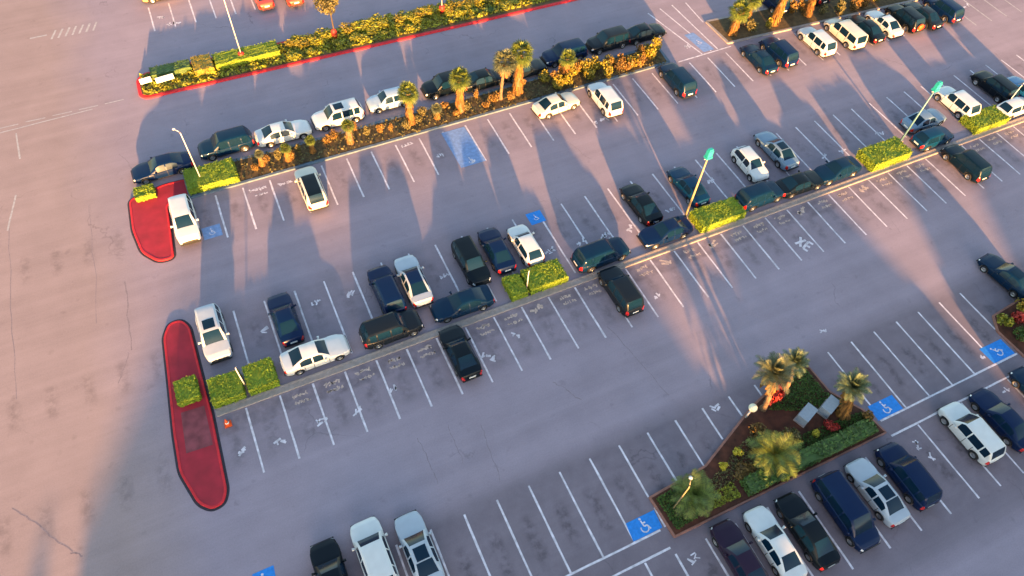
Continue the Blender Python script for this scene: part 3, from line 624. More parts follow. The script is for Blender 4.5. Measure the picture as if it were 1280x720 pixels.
CARS = [
 # foreground
 ('sedan',-0.2,-15.6,90,'black','black car cut off by the bottom edge, left of the white and silver cars','car',G_F,None,()),
 ('suv',2.95,-15.35,90,'white','white suv nose outward at the bottom edge, between the black car and the silver car','suv',G_F,None,()),
 ('sedan',5.95,-16.35,90,'silver','silver blue car with a glass sunroof at the bottom edge beside a white suv','car',G_F,None,('sunroof',)),
 ('sedan',27.0,-26.6,90,'purple','dark purple car beneath the left end of the palm island','car',G_F,None,()),
 ('sedan',29.9,-26.7,90,'white','white saloon between the dark purple car and a black saloon in the foreground','car',G_F,None,()),
 ('sedan',32.75,-26.9,90,'black','black saloon between the white saloon and the long dark van','car',G_F,None,()),
 ('van',36.45,-27.0,-90,'navy','long dark van with a pale windscreen, nose towards the viewer','van',G_F,None,()),
 ('sedan',39.75,-26.8,90,'silver','pale silver saloon with a dark sunroof right of the long dark van','car',G_F,None,('sunroof',)),
 ('suv',42.85,-26.8,90,'navy','dark navy suv at the right end of the row in front of the palm island','suv',G_F,None,()),
 ('suv',50.4,-26.2,90,'white','large white suv standing alone beside two empty stalls at the right','suv',G_F,None,()),
 ('sedan',53.9,-26.4,90,'navy','dark car right of the large white suv at the right edge','car',G_F,None,()),
 ('sedan',58.9,-26.2,90,'teal','dark teal car cut off by the right edge below the blue marking','car',G_F,None,()),
 ('sedan',66.2,-15.7,97,'teal','dark teal car above the flowered island at the right edge','car',None,None,('sunroof',)),
 # middle row, lower stalls
 ('sedan',14.9,-2.5,90,'black','black saloon alone in the lower middle stalls, left one of the two near the centre','car',G_M,None,()),
 ('suv',30.8,-2.4,90,'charcoal','black suv with a lit bumper in the lower middle stalls below the fourth median car','suv',G_M,None,()),
 ('suv',74.1,-2.6,90,'darkgreen','long dark green suv in the lower stalls at the far right','suv',G_M,None,()),
 # on the median, parallel
 ('sedan',3.7,2.15,0,'white','white saloon parked lengthwise right of the long hedge','car',G_S,None,()),
 ('suv',10.35,1.95,0,'charcoal','charcoal suv with an orange lit front beside the pole side of the median','suv',G_S,None,()),
 ('sedan',17.0,2.0,180,'teal','dark teal saloon parked lengthwise left of the second hedge','car',G_S,None,()),
 ('suv',31.2,1.95,0,'teal','dark teal suv parked lengthwise right of the second hedge','suv',G_S,None,()),
 ('sedan',38.4,1.9,180,'navy','dark saloon parked lengthwise against the hedge with the tan lamp post','car',G_S,None,()),
 ('suv',50.0,2.2,0,'teal','dark teal suv right of the hedge with the tan lamp post','suv',G_S,None,()),
 ('sedan',55.0,2.0,0,'black','black saloon in the middle of three lengthwise cars between two hedges','car',G_S,None,()),
 ('sedan',60.0,2.0,180,'teal','teal saloon touching the left side of the bright yellow hedge','car',G_S,None,()),
 ('hatch',73.6,1.8,0,'deepteal','deep blue hatchback in the gap right of the bright yellow hedge','car',G_S,None,()),
 # upper stalls of the middle row
 ('suv',-3.55,7.4,-90,'silver','silver suv with a reflective roof beside the long red island','suv',G_M,None,('sunroof',)),
 ('sedan',2.35,6.6,90,'navy','navy saloon standing behind the white saloon of the median','car',G_M,None,()),
 ('suv',11.3,5.9,90,'navy','navy suv behind the charcoal suv of the median','suv',G_M,None,()),
 ('sedan',13.9,6.1,90,'silver','pale grey saloon with a dark roof beside a navy suv','car',G_M,'navy',()),
 ('suv',19.5,5.9,-90,'black','black suv second left of the white hatchback','suv',G_M,None,()),
 ('sedan',22.3,6.3,90,'navy','dark saloon directly left of the white hatchback beside the second hedge','car',G_M,None,()),
 ('hatch',25.1,5.8,90,'white','white hatchback behind the second hedge beside the small blue marking','car',G_M,None,()),
 ('sedan',38.1,6.0,90,'black','black saloon alone in its stall left of the tan lamp post','car',G_M,None,()),
 ('sedan',43.9,6.2,90,'deepteal','deep teal saloon partly hidden by the tan lamp post','car',G_M,None,()),
 ('hatch',51.8,6.3,-90,'white','white hatchback behind the dark suv right of the tan lamp post','car',G_M,None,()),
 ('sedan',55.8,7.0,90,'steelblue','steel blue saloon with dark glass right of the white hatchback','car',G_M,None,('sunroof',)),
 ('sedan',74.8,4.4,0,'steelblue','steel blue saloon lying across the stalls behind the teal lamp post','car',G_M,None,()),
 ('suv',80.6,5.2,90,'white','white suv behind the rightmost lime hedge','suv',G_M,None,()),
 ('suv',87.3,5.6,90,'black','black suv in the stalls at the upper right edge','suv',G_M,None,()),
 ('sedan',90.3,3.6,90,'blue','bright blue car cut off by the upper right edge','car',G_M,None,()),
 ('hatch',86.6,1.9,0,'white','white hatchback right of the rightmost lime hedge','car',G_S,None,()),
 # upper row
 ('suv',-3.4,20.9,-90,'white','white suv parked against the short wide red island','suv',G_U,None,()),
 ('suv',8.6,20.5,90,'cream','black roofed suv with sunlight painted as a cream body below the palm strip','suv',G_U,'black',()),  # dark car; the cream body colour stands in for its sunlit tail
 ('sedan',36.9,22.4,5,'cream','pale gold lit saloon lying across the stalls left of the white suv','car',G_U,None,()),
 ('suv',42.4,21.1,90,'white','white suv with dark windows in the sunlit row, right of the gold lit saloon','suv',G_U,None,()),
 ('suv',52.0,20.9,90,'teal','dark teal suv alone below the right end of the palm strip','suv',G_U,None,()),
 ('sedan',63.6,20.6,90,'teal','dark teal saloon, the left one of the dark pair at the top right','car',G_U,None,('sunroof',)),
 ('suv',66.6,20.7,90,'navy','navy suv, the right one of the dark pair at the top right','suv',G_U,None,()),
 ('suv',72.5,20.7,90,'white','white suv at the left of the closely parked top right row','suv',G_U,None,()),
 ('van',77.0,20.7,90,'cream','boxy cream van right of the white suv in the top right row','van',G_U,None,()),
 ('sedan',80.3,20.5,90,'black','black saloon between the cream van and a white saloon in the top right row','car',G_U,None,()),
 ('sedan',83.4,20.5,90,'white','white saloon in the top right row left of the black suv with a red cover','car',G_U,None,()),
 ('suv',86.7,20.3,90,'black','black suv with a round red cover on its tail in the top right row','suv',G_U,None,('spare_tyre_cover',)),
 ('sedan',89.6,20.0,90,'charcoal','charcoal saloon right of the suv with a red cover','car',G_U,None,()),
 ('suv',93.2,20.0,90,'navy','navy suv at the right end of the top right row','suv',G_U,None,()),
 # behind the palm strip, parallel
 ('sedan',-4.15,28.75,180,'navy','navy saloon at the upper left tip, left of the white lamp post','car',G_T,None,()),
 ('suv',2.3,29.6,180,'teal','dark teal suv right of the white lamp post behind the lime hedge','suv',G_T,None,()),
 ('sedan',8.1,29.2,0,'white','white saloon, left of the two white cars behind the palm strip','car',G_T,None,()),
 ('suv',14.1,29.5,180,'white','white suv with streaked glass, right of the two white cars behind the palm strip','suv',G_T,None,('sunroof',)),
 ('hatch',20.0,29.9,180,'paleblue','pale blue hatchback behind the stoutest orange palm trunk','car',G_T,None,()),
 ('suv',26.6,29.8,180,'black','black suv behind the spreading orange palm','suv',G_T,None,()),
 ('sedan',31.2,29.2,0,'black','black saloon behind the slim leaning palm','car',G_T,None,()),
 ('sedan',36.0,29.2,0,'charcoal','charcoal saloon hidden behind two palms','car',G_T,None,()),
 ('suv',41.8,29.9,180,'navy','navy suv behind the golden shrubs of the palm strip','suv',G_T,None,()),
 ('suv',47.9,30.1,180,'charcoal','charcoal suv behind the right end of the palm strip','suv',G_T,None,()),
 ('sedan',53.0,30.0,0,'black','black car at the right tip of the palm strip','car',G_T,None,()),
 ('suv',72.6,30.0,90,'navy','dark navy suv behind the top right palms','suv',G_T,None,()),
 ('suv',79.0,29.6,90,'charcoal','charcoal suv at the top edge among the top right palms','suv',G_T,None,()),
 ('sedan',85.8,29.0,90,'grey','grey car at the top edge behind the cream van','car',G_T,None,()),
 # beyond the red kerbed strip
 ('sedan',11.9,54.2,90,'red','red car cut off by the top edge, left of the pair','car','red cars at the top edge',None,()),
 ('sedan',15.4,53.7,90,'red','red car cut off by the top edge, right of the pair','car','red cars at the top edge',None,()),
 ('suv',1.0,59.0,0,'gold','gold brown suv cut off by the top left edge','suv',None,None,()),
]
for k_, x, y, hd, col, lab, cat, grp, rf, ex in CARS: car(k_, x, y, hd, col, lab, cat, grp, rf, ex)

# ------------------------------------------------------------------ plants
def hedge(x0, y0, x1, y1, h, label, m='hedge_lime', z0=0.1, rot=0, leaf=.10, dens=110, grp='clipped lime hedges', cat='hedge', nm='hedge'):
    cx, cy = (x0+x1)/2, (y0+y1)/2; a, b = (x1-x0)/2, (y1-y0)/2
    root = empty(nm, (cx, cy, 0), rot, label, cat, grp)
    # lumpy clipped core
    bm = bmesh.new(); bmesh.ops.create_cube(bm, size=1)
    bmesh.ops.subdivide_edges(bm, edges=bm.edges, cuts=9, use_grid_fill=True)
    for v in bm.verts:
        v.co = Vector((v.co.x*2*a*.97, v.co.y*2*b*.96, z0+(v.co.z+.5)*(h-.05-z0)))
        v.co += Vector((random.gauss(0, .045), random.gauss(0, .045), random.gauss(0, .03)))
    me = bpy.data.meshes.new('branches'); bm.to_mesh(me); bm.free(); link('branches', me, M_['hedge_core' if m == 'hedge_lime' else m], root)
    P = []; Nn = []
    def face(n, fn, nrm):
        for _ in range(int(n)): P.append(fn()); Nn.append(nrm)
    U = random.uniform; g = lambda: random.gauss(0, .045)
    wob = lambda x, y: .06*math.sin(x*2.1+cx)+.05*math.sin(y*3.3+x*1.3)+.035*math.sin(x*6.3+y*2)
    def top():
        x, y = U(-a, a), U(-b, b); return (x, y, h+wob(x, y)+g())
    face(4*a*b*dens, top, (0, 0, 1))
    for s in (-1, 1):
        face(2*a*h*dens, lambda: (U(-a, a), s*b+g(), U(z0, h)), (0, s, .25)); face(2*b*h*dens, lambda: (s*a+g(), U(-b, b), U(z0, h)), (s, 0, .25))
    leaf_obj('foliage', P, Nn, leaf, M_[m], root, jitter=.24)
    return root
hedge(-4.95,0.75,-2.45,3.1,1.0,'left half of the split lime hedge beside the long red island')
hedge(-2.1,0.75,0.25,3.15,1.05,'right half of the split lime hedge, left of the white saloon')
hedge(-7.45,2.0,-5.75,4.1,0.85,'small square lime hedge standing on the long red island')
hedge(21.35,0.7,22.95,2.95,0.95,'narrow left part of the lime hedge behind a thin white pole')
hedge(23.2,0.7,27.0,3.0,1.05,'wide right part of the lime hedge beside a thin white pole')
hedge(41.9,0.7,47.2,3.0,1.05,'flat lime hedge at the foot of the tan lamp post')
hedge(63.9,0.6,69.2,3.2,1.25,'bright yellow rounded hedge left of the teal lamp post')
hedge(79.3,0.6,84.4,3.0,1.05,'lime hedge furthest right on the median')
hedge(-2.4,24.5,2.4,27.3,0.95,'long lime hedge at the foot of the white lamp post')
hedge(-7.2,25.5,-5.4,26.9,0.75,'small lime hedge on the short wide red island')
hedge(3.9,42.3,11.2,44.4,0.95,'long flat lime hedge in the red kerbed strip', m='hedge_lime', dens=45)
hedge(1.6,41.9,3.7,44.5,1.1,'golden clipped hedge in the red kerbed strip', m='leaf_gold', dens=45)
hedge(-2.9,43.1,1.4,44.6,0.9,'green clipped hedge at the left tip of the red kerbed strip', m='leaf_green', dens=45)
hedge(30.5,-22.9,43.4,-21.7,0.85,'long dark green hedge along the lower edge of the palm island', m='leaf_green', dens=60, leaf=.16)

def blob_points(n, rx, ry, rz, zc, lumps=7):
    """points on several overlapping lumps so that the outline is uneven"""
    P = []; N = []
    L = [(random.uniform(-.5,.5)*rx, random.uniform(-.5,.5)*ry, zc+random.uniform(-.35,.5)*rz, random.uniform(.4,.65)) for _ in range(lumps)]
    for _ in range(n):
        c = random.choice(L); d = Vector((random.gauss(0,1), random.gauss(0,1), random.gauss(0,1))).normalized()
        r = c[3]*random.uniform(.72, 1.06)
        P.append((c[0]+d.x*r*rx, c[1]+d.y*r*ry, max(.05, c[2]+d.z*r*rz))); N.append((d.x, d.y, d.z))
    return P, N
SHR = {}
def shrub_mesh(kind, var):
    key = (kind, var)
    if key not in SHR:
        P, N = blob_points(420, 1, 1, .85, .8, 7)
        V, F = leaves(P, N, .2, jitter=.7); me = mesh('foliage', V.tolist(), F.tolist()); me.materials.append(M_[kind])
        tw = MB()
        for k in range(6):
            t = random.uniform(0, 6.28); tw.tube([(0,0,0),(.25*math.cos(t),.25*math.sin(t),.5),(.55*math.cos(t),.55*math.sin(t),1.0)], [.04,.03,.015], 5)
        tm = mesh('stems', tw.v, tw.f); tm.materials.append(M_['twig'])
        SHR[key] = (me, tm)
    return SHR[key]
def shrub(kind, x, y, s, h, label, group=None, z=.14):
    me, tm = shrub_mesh(kind, random.randrange(3)); root = empty('shrub', (x, y, z), random.uniform(0, 6.28), label, 'shrub', group)
    root.scale = (s*random.uniform(.85, 1.15), s*random.uniform(.85, 1.15), h)
    put(me, 'foliage', root); put(tm, 'stems', root); return root
# golden and dry shrubs in the palm strip
sh = []
for i in range(24):
    t = random.random(); x = 37.5+15.5*(i+.5)/24+random.uniform(-.3,.3); sh.append((x, random.choice((25.4,26.2,27.0))+random.uniform(-.2,.2), random.uniform(.6,.95), random.uniform(.7,1.3)))
for x, y, s, h in sh: shrub('leaf_gold' if random.random() < .6 else 'leaf_dry', x, y, s, h, 'golden orange shrub in the dense right half of the long palm strip', 'golden shrubs of the palm strip')
for i in range(26):
    x = 3.6+32*(i+.5)/26+random.uniform(-.4,.4); shrub(random.choice(('leaf_dry','leaf_olive','leaf_dry')), x, random.uniform(25.1,27.3), random.uniform(.35,.6), random.uniform(.45,.9), 'low dry brown shrub in the sparse left half of the long palm strip', 'dry shrubs of the palm strip')
for i in range(14):
    x = 63.5+31*(i+.5)/14+random.uniform(-.5,.5); y0 = 25.2-(x-62.3)*.055
    shrub(random.choice(('leaf_gold','leaf_olive','leaf_dry')), x, y0+random.uniform(.4,2.8), random.uniform(.6,1.0), random.uniform(.8,1.3), 'orange brown shrub under the top right palms', 'shrubs under the top right palms')
# top planted strip
for i in range(54):
    x = 12.2+40*(i+.5)/54+random.uniform(-.4,.4); shrub(random.choice(('leaf_gold','leaf_yg','leaf_yg')), x, random.uniform(43.6,44.4), random.uniform(.95,1.2), random.uniform(.36,.48), 'golden shrub along the far side of the red kerbed strip', 'golden shrubs of the red kerbed strip')
for i in range(30):
    x = 12+41*(i+.5)/30+random.uniform(-.5,.5); shrub(random.choice(('leaf_green','leaf_yg','leaf_yg')), x, random.uniform(41.4,43.2), random.uniform(.6,.95), random.uniform(.25,.45), 'green shrub in the middle of the red kerbed strip', 'green shrubs of the red kerbed strip')
P = []; N = []
for _ in range(14000):
    x = random.uniform(-4.1, 63); y = random.uniform(40.9, 44.5); P.append((x, y, .17+abs(random.gauss(.06,.07))+.08*math.sin(x*3+y*2))); N.append((0,0,1))
o = leaf_obj('ground_cover', P, N, .24, M_['leaf_yg'], None, jitter=.8); tag(o, kind='stuff', label='yellow green ground cover filling the red kerbed strip', cat='ground cover')
# palm strip ground cover
P = []; N = []
for _ in range(1800):
    x = random.uniform(-2, 53); y = random.uniform(24.5, 27.6); P.append((x, y, .17+abs(random.gauss(.03,.05)))); N.append((0,0,1))
o = leaf_obj('ground_cover', P, N, .2, M_['leaf_olive'], None, jitter=.5); tag(o, kind='stuff', label='dry olive ground cover in the long palm strip', cat='ground cover')
# grass patches of the front island
def grass_patch(poly, n, label, m='grass'):
    P = []; N = []; xs = [p[0] for p in poly]; ys = [p[1] for p in poly]
    while len(P) < n:
        x, y = random.uniform(min(xs), max(xs)), random.uniform(min(ys), max(ys))
        if inpoly(x, y, poly): P.append((x, y, .18+abs(random.gauss(.02,.03)))); N.append((0,0,1))
    o = leaf_obj('grass', P, N, .12, M_[m], None, jitter=.9); tag(o, kind='stuff', label=label, cat='grass')
grass_patch([(36.5,-17.6),(41.8,-15.1),(42.0,-18.2),(43.2,-20),(38.5,-18.6)], 2600, 'dark green grass in the upper corner of the palm island')
grass_patch([(23.8,-20.1),(26.6,-19.9),(26.2,-22.6),(24.0,-22.8)], 1700, 'dark green grass in the left corner of the palm island')
grass_patch([(27,-21.2),(34,-18.6),(36.5,-20.2),(30,-21.6)], 1300, 'sparse olive ground cover in the mulch of the palm island', 'leaf_olive')
grass_patch([(36.2,-20.4),(43.6,-20.9),(44,-22),(36,-21.6)], 1600, 'dark green ground cover between the cabinets and the long hedge')
grass_patch([(27,-22.6),(30,-22.7),(30,-21.4),(27.5,-21.6)], 700, 'yellow green grass under the left palm of the island', 'leaf_yg')
for x, y, s, h, k, lab in [(29.9,-20.1,.42,.5,'leaf_yel','small round yellow shrub in the mulch, left of the two'),(31.7,-19.6,.42,.5,'leaf_yel','small round yellow shrub in the mulch, right of the two'),
        (33.9,-22.8,.55,.5,'leaf_yel','bright yellow shrub by the lower kerb of the palm island'),(38.6,-20.9,.35,.4,'leaf_yel','tiny yellow shrub right of the grey cabinets'),
        (37.3,-16.9,.8,.9,'leaf_red','red flowering shrub at the top of the palm island'),(38.2,-16.6,.6,.8,'leaf_red','smaller red flowering shrub touching the island top kerb'),
        (34.4,-18.9,.8,.6,'leaf_dry','orange brown shrub at the foot of the tallest island palm'),(40.2,-20.8,.8,.5,'leaf_red','dark red low shrub right of the cabinets'),
        (31.2,-21.1,.9,.3,'leaf_dry','flat orange shrub in the middle of the palm island'),(43.3,-21.6,.6,.7,'leaf_dry','orange shrub in the right corner of the palm island'),
        (36.6,-20.2,.8,.6,'leaf_olive','olive shrub left of the grey cabinets'),
        (61.9,-19.4,.8,.9,'leaf_yg','lime shrub at the tip of the flowered island'),(62.2,-21.0,.8,.8,'leaf_green','green shrub on the lower side of the flowered island'),(63.2,-19.9,.9,.9,'leaf_red','red flowering shrub in the flowered island'),
        (64.6,-19.0,.9,1.0,'leaf_gold','golden shrub on the upper side of the flowered island'),(63.8,-21.8,.9,.8,'leaf_dry','orange shrub in the lower part of the flowered island'),(65.4,-20.6,.9,1.0,'leaf_green','green shrub cut off by the right edge in the flowered island')]:
    shrub(k, x, y, s, h, lab, z=.15)

# palms
FR = {}
def frond_verts(n, length, droop, spread, up0, leafw):
    """pinnate crown: n arching fronds, each a rachis with many narrow leaflets"""
    V = []; F = []
    for i in range(n):
        az = 2.39996*i+random.uniform(-.2,.2); t0 = i/n; el = up0-spread*t0+random.uniform(-.12,.12); L = length*random.uniform(.8,1.1)
        p = Vector((0,0,0)); d = Vector((math.cos(az)*math.cos(el), math.sin(az)*math.cos(el), math.sin(el))); K = 13; st = L/K
        side = Vector((-math.sin(az), math.cos(az), 0)); pts = []
        for k in range(K+1):
            pts.append((p.copy(), d.copy())); p = p+d*st; d = (d+Vector((0,0,-droop/K*(1+1.3*k/K)))).normalized()
        for k in range(K):
            a, da = pts[k]; b, _ = pts[k+1]; j = len(V); wr = .035*(1-k/K)+.01
            V += [tuple(a-side*wr), tuple(a+side*wr), tuple(b+side*wr*.9), tuple(b-side*wr*.9)]; F.append((j,j+1,j+2,j+3))
            if k < 2: continue
            ll = length*.30*math.sin(PI*min(1, (k+1.2)/(K+1.5)))*random.uniform(.85,1.1)
            upn = side.cross(da).normalized()
            for s in (-1, 1):
                for q in (0, .5):
                    base = a+(b-a)*q; dr = (side*s*.8+da*.6-upn*.25+Vector((0,0,-.12))).normalized(); tip = base+dr*ll; wv = da*leafw
                    j = len(V); V += [tuple(base-wv*.5), tuple(base+wv*.5), tuple(base+dr*ll*.6+wv*.45), tuple(tip)]; F.append((j,j+1,j+2,j+3))
    return V, F
def fan_verts(n, rad, petiole, up0, spread):
    """fan palm crown: each leaf a petiole with a pleated half disc of narrow segments"""
    V = []; F = []
    for i in range(n):
        az = 2.39996*i+random.uniform(-.2,.2); el = up0-spread*i/n+random.uniform(-.15,.15)
        d = Vector((math.cos(az)*math.cos(el), math.sin(az)*math.cos(el), math.sin(el))); side = Vector((-math.sin(az), math.cos(az), 0)); nn = side.cross(d)
        c = d*petiole*random.uniform(.8,1.1); j = len(V); wr = .03
        V += [tuple(-side*wr), tuple(side*wr), tuple(c+side*wr*.6), tuple(c-side*wr*.6)]; F.append((j,j+1,j+2,j+3))
        S = 11; rr = rad*random.uniform(.8,1.1)
        for s in range(S):
            a = -1.75+3.5*s/(S-1); dr = (d*math.cos(a)+side*math.sin(a)).normalized(); ds = (-d*math.sin(a)+side*math.cos(a)); tip = c+dr*rr+Vector((0,0,-.3*rr))*abs(math.sin(a))*.6-Vector((0,0,.14*rr)); mid = c+dr*rr*.55+nn*.03
            j = len(V); V += [tuple(c), tuple(mid-ds*.08*rr), tuple(tip), tuple(mid+ds*.08*rr)]; F.append((j,j+1,j+2,j+3))
    return V, F
def palm(x, y, h, kind, label, crown_m, lean=(0,0), r0=.22, r1=.16, skirt=0, crown=None, scale=1.0, group=None, z=.14):
    root = empty('palm_tree', (x, y, z), 0, label, 'palm tree', group)
    tk = MB(); pts = []; rad = []
    for k in range(13):
        t = k/12; pts.append((lean[0]*t*t, lean[1]*t*t, h*t)); rad.append((r0+(r1-r0)*t)*(1+.10*((k % 2)*2-1))+(.12 if k == 0 else 0))
    tk.tube(pts, rad, 10); tk.build('trunk', M_['bark'], root, True)
    key = (kind, random.randrange(2), crown_m)
    if key not in FR:
        if kind == 'pinnate': V, F = frond_verts(32, 2.1, .95, 1.25, 1.25, .055)
        elif kind == 'spiky': V, F = frond_verts(40, 1.6, .45, 1.5, 1.45, .05)
        else: V, F = fan_verts(46, .72, .75, 1.35, 2.0)
        me = mesh('crown', V, F); me.materials.append(M_[crown_m]); FR[key] = me
    c = put(FR[key], 'crown', root, None, (lean[0], lean[1], h+.05)); c.scale = (scale,)*3; c.rotation_euler = (0, 0, random.uniform(0, 6.28))
    if skirt:
        P = []; V = []; F = []
        for i in range(170):
            t = random.random(); az = random.uniform(0, 6.28); zz = h*(1-skirt*t); rr = (.30+.22*t)*scale+random.uniform(-.05,.08)
            f = zz/h; cx, cy = lean[0]*f*f, lean[1]*f*f; L = random.uniform(.5,1.1); wv = random.uniform(.06,.14)
            a = Vector((cx+math.cos(az)*rr*.7, cy+math.sin(az)*rr*.7, zz)); b = Vector((cx+math.cos(az)*(rr+.10), cy+math.sin(az)*(rr+.10), max(.1, zz-L))); s = Vector((-math.sin(az), math.cos(az), 0))*wv
            j = len(V); V += [tuple(a-s*.6), tuple(a+s*.6), tuple(b+s), tuple(b-s*.8)]; F.append((j,j+1,j+2,j+3))
        link('dead_frond_skirt', mesh('dead_frond_skirt', V, F), M_['skirt'], root)
    return root
# foreground island
palm(26.15,-21.3,1.2,'pinnate','squat yellow green palm at the left end of the palm island','frond_y',r0=.35,r1=.3,scale=1.0)
palm(33.9,-21.1,1.0,'pinnate','broad yellow green palm in the middle of the palm island','frond_y',r0=.4,r1=.33,scale=1.15)
palm(36.1,-17.3,3.9,'spiky','tall straw coloured palm by the globe lamp','frond_p',lean=(.3,1.2),r0=.24,r1=.17,scale=1.15,skirt=.2)
palm(38.4,-16.9,3.6,'spiky','grey green spiky palm behind the straw coloured palm','frond_g',lean=(.4,1.0),r0=.22,r1=.16,scale=.85)
palm(42.0,-20.5,3.2,'spiky','grey green palm with a dry skirt at the right end of the palm island','frond_g',lean=(0,1.0),r0=.28,r1=.2,scale=1.0,skirt=.85)
# upper strip
G_P = 'palms of the long strip'
palm(14.2,25.7,2.3,'fan','orange palm stump with few fronds below the streaked white suv','frond_y',r0=.36,r1=.3,skirt=.95,scale=.55,group=G_P)
palm(21.1,26.2,4.0,'fan','stout orange skirted palm in front of the pale blue hatchback','frond_y',r0=.4,r1=.28,skirt=.97,scale=.95,group=G_P)
palm(26.8,26.0,4.3,'fan','orange skirted palm with spread crown in front of the black suv','frond_y',r0=.42,r1=.28,skirt=.97,scale=1.0,group=G_P)
palm(31.8,26.1,4.6,'fan','slim leaning palm with a bare pale trunk and straw crown','frond_p',lean=(.5,.3),r0=.18,r1=.14,skirt=.12,scale=1.15,group=G_P)
palm(34.0,26.4,5.0,'fan','tallest orange skirted palm right of the slim leaning palm','frond_y',lean=(.2,.2),r0=.42,r1=.28,skirt=.95,scale=1.15,group=G_P)
palm(40.2,26.5,2.8,'fan','short orange palm among the golden shrubs','frond_y',r0=.3,r1=.24,skirt=.95,scale=.8,group=G_P)
palm(7.6,25.6,1.6,'fan','small golden palm below the left white saloon','frond_y',r0=.24,r1=.2,skirt=.9,scale=.45,group=G_P)
palm(5.0,25.9,1.5,'fan','small dry palm beside the long lime hedge','frond_p',r0=.24,r1=.2,skirt=.9,scale=.4,group=G_P)
palm(10.2,25.8,1.6,'fan','small golden palm between the two white cars','frond_y',r0=.24,r1=.2,skirt=.9,scale=.45,group=G_P)
palm(24.0,25.8,1.3,'fan','small orange palm left of the spreading palm','frond_p',r0=.26,r1=.2,skirt=.95,scale=.5,group=G_P)
G_Q = 'palms of the top right strip'
palm(63.9,26.4,3.2,'fan','leftmost orange palm of the top right strip','frond_y',r0=.34,r1=.26,skirt=.95,scale=1.1,group=G_Q)
palm(66.4,27.6,3.6,'fan','second palm from the left in the top right strip, with a broad yellow crown','frond_y',r0=.34,r1=.26,skirt=.5,scale=1.2,group=G_Q)
palm(70.2,26.2,4.6,'fan','tall leaning orange palm left of the navy suv at the top right','frond_y',lean=(.7,.4),r0=.38,r1=.28,skirt=.97,scale=1.2,group=G_Q)
palm(75.6,26.2,4.2,'fan','orange palm right of the navy suv at the top right','frond_y',r0=.36,r1=.26,skirt=.95,scale=1.1,group=G_Q)
palm(83.4,25.6,3.8,'fan','orange palm at the top edge behind the cream van','frond_y',r0=.36,r1=.26,skirt=.95,scale=1.1,group=G_Q)
# small tree in the top strip
t = empty('young_tree', (17.9,43.3,.14), 0, 'young round olive tree with a red wrapped trunk at the top edge', 'tree')
m = MB(); m.tube([(0,0,0),(.03,0,1.4),(0,.02,3.2),(.05,0,4.2)], [.11,.09,.07,.04], 8)
for k in range(7):
    a = k*.9; m.tube([(0,0,3.0+.12*k),(.5*math.cos(a),.5*math.sin(a),3.7+.12*k),(1.0*math.cos(a),1.0*math.sin(a),4.1+.14*k)], [.04,.03,.012], 5)
m.build('trunk', M_['twig'], t, True)
m = MB(); m.lathe([(.16,.1),(.34,.15),(.36,1.0),(.2,1.25),(.13,1.3)], 12); m.build('trunk_guard', M_['pole_red'], t, True)
P, N = blob_points(1500, 1.6, 1.6, 1.3, 4.7, 9); leaf_obj('crown', P, N, .2, M_['leaf_olive'], t, jitter=.8)

# ------------------------------------------------------------------ lamps and small things
def teal_lamp(x, y, h, label, pole):
    root = empty('street_lamp', (x, y, 0.1), 0, label, 'street lamp')
    m = MB(); m.tube([(0,0,0.5),(0,0,h)], [.11,.075], 12); m.build('pole', M_[pole], root, True)
    m = MB(); m.lathe([(.0,0),(.28,0),(.28,.45),(.24,.52),(0,.52)], 16); m.build('base', M_['concrete'], root)
    m = MB(); m.box(-.32,-.24,h+.03,.32,.24,h+.24); m.box(-.26,-.19,h+.24,.26,.19,h+.95); m.box(-.20,-.14,h+.95,.20,.14,h+1.1)
    m.build('lamp_head', M_['teal'], root)
    m = MB(); m.tube([(-.35,0,h-.05),(0,.0,h-.12),(.35,0,h-.05)], .04, 8); m.build('bracket', M_['pole_white'], root, True)
teal_lamp(41.35,2.85,8.6,'tall tan lamp post with a teal head rising from a lime hedge','pole_tan')
teal_lamp(70.0,2.9,7.4,'teal lamp post with a teal head right of the bright yellow hedge','pole_teal')
def slim_lamp(x, y, h, label, arm=.6, m='pole_white', nm='lamp_post', red=False, az=0, grp=None):
    root = empty(nm, (x, y, 0.1), az, label, 'lamp post', grp)
    q = MB(); q.tube([(0,0,0),(0,0,h-.3),(.03,0,h-.1),(.12,0,h)], [.06,.042,.036,.032], 10); q.build('pole', M_[m], root, True)
    if arm:
        q = MB(); q.tube([(.12,0,h),(.12+arm,0,h+.05)], .035, 8); q.build('arm', M_[m], root, True)
        q = MB(); q.lathe([(0,.06),(.10,.05),(.15,0),(.12,-.04),(0,-.05)], 14, (.15+arm,0,h+.04)); q.build('lamp_head', M_['pole_white'], root, True)
    if red:
        q = MB(); q.lathe([(.0,0),(.34,0),(.34,.95),(.26,1.05),(0.1,1.05)], 14); q.build('base', M_['pole_red'], root, True)
slim_lamp(-1.0,25.9,6.6,'white lamp post standing in the long upper left lime hedge', az=2.2)
slim_lamp(-2.28,1.6,3.6,'thin white post in the gap of the split lime hedge', arm=0)
slim_lamp(23.08,1.3,3.2,'thin white post in the gap of the second hedge', arm=0)
slim_lamp(24.6,-21.3,5.0,'slender tan post at the left end of the palm island', arm=.5, m='pole_tan', az=.9)
slim_lamp(86.0,2.6,3.6,'thin curved white post right of the rightmost lime hedge', arm=.8, az=.3)
slim_lamp(7.0,43.3,9.0,'left of two white lamp posts with red drum bases in the red kerbed strip', red=True, az=1.5)
slim_lamp(31.7,43.5,9.0,'right of two white lamp posts with red drum bases in the red kerbed strip', red=True, az=1.5)
root = empty('globe_lamp', (34.3,-17.35,.1), 0, 'short lamp with a cream globe on the upper edge of the palm island', 'lamp')
q = MB(); q.tube([(0,0,0),(0,0,1.5)], [.09,.06], 10); q.build('pole', M_['pole_white'], root, True)
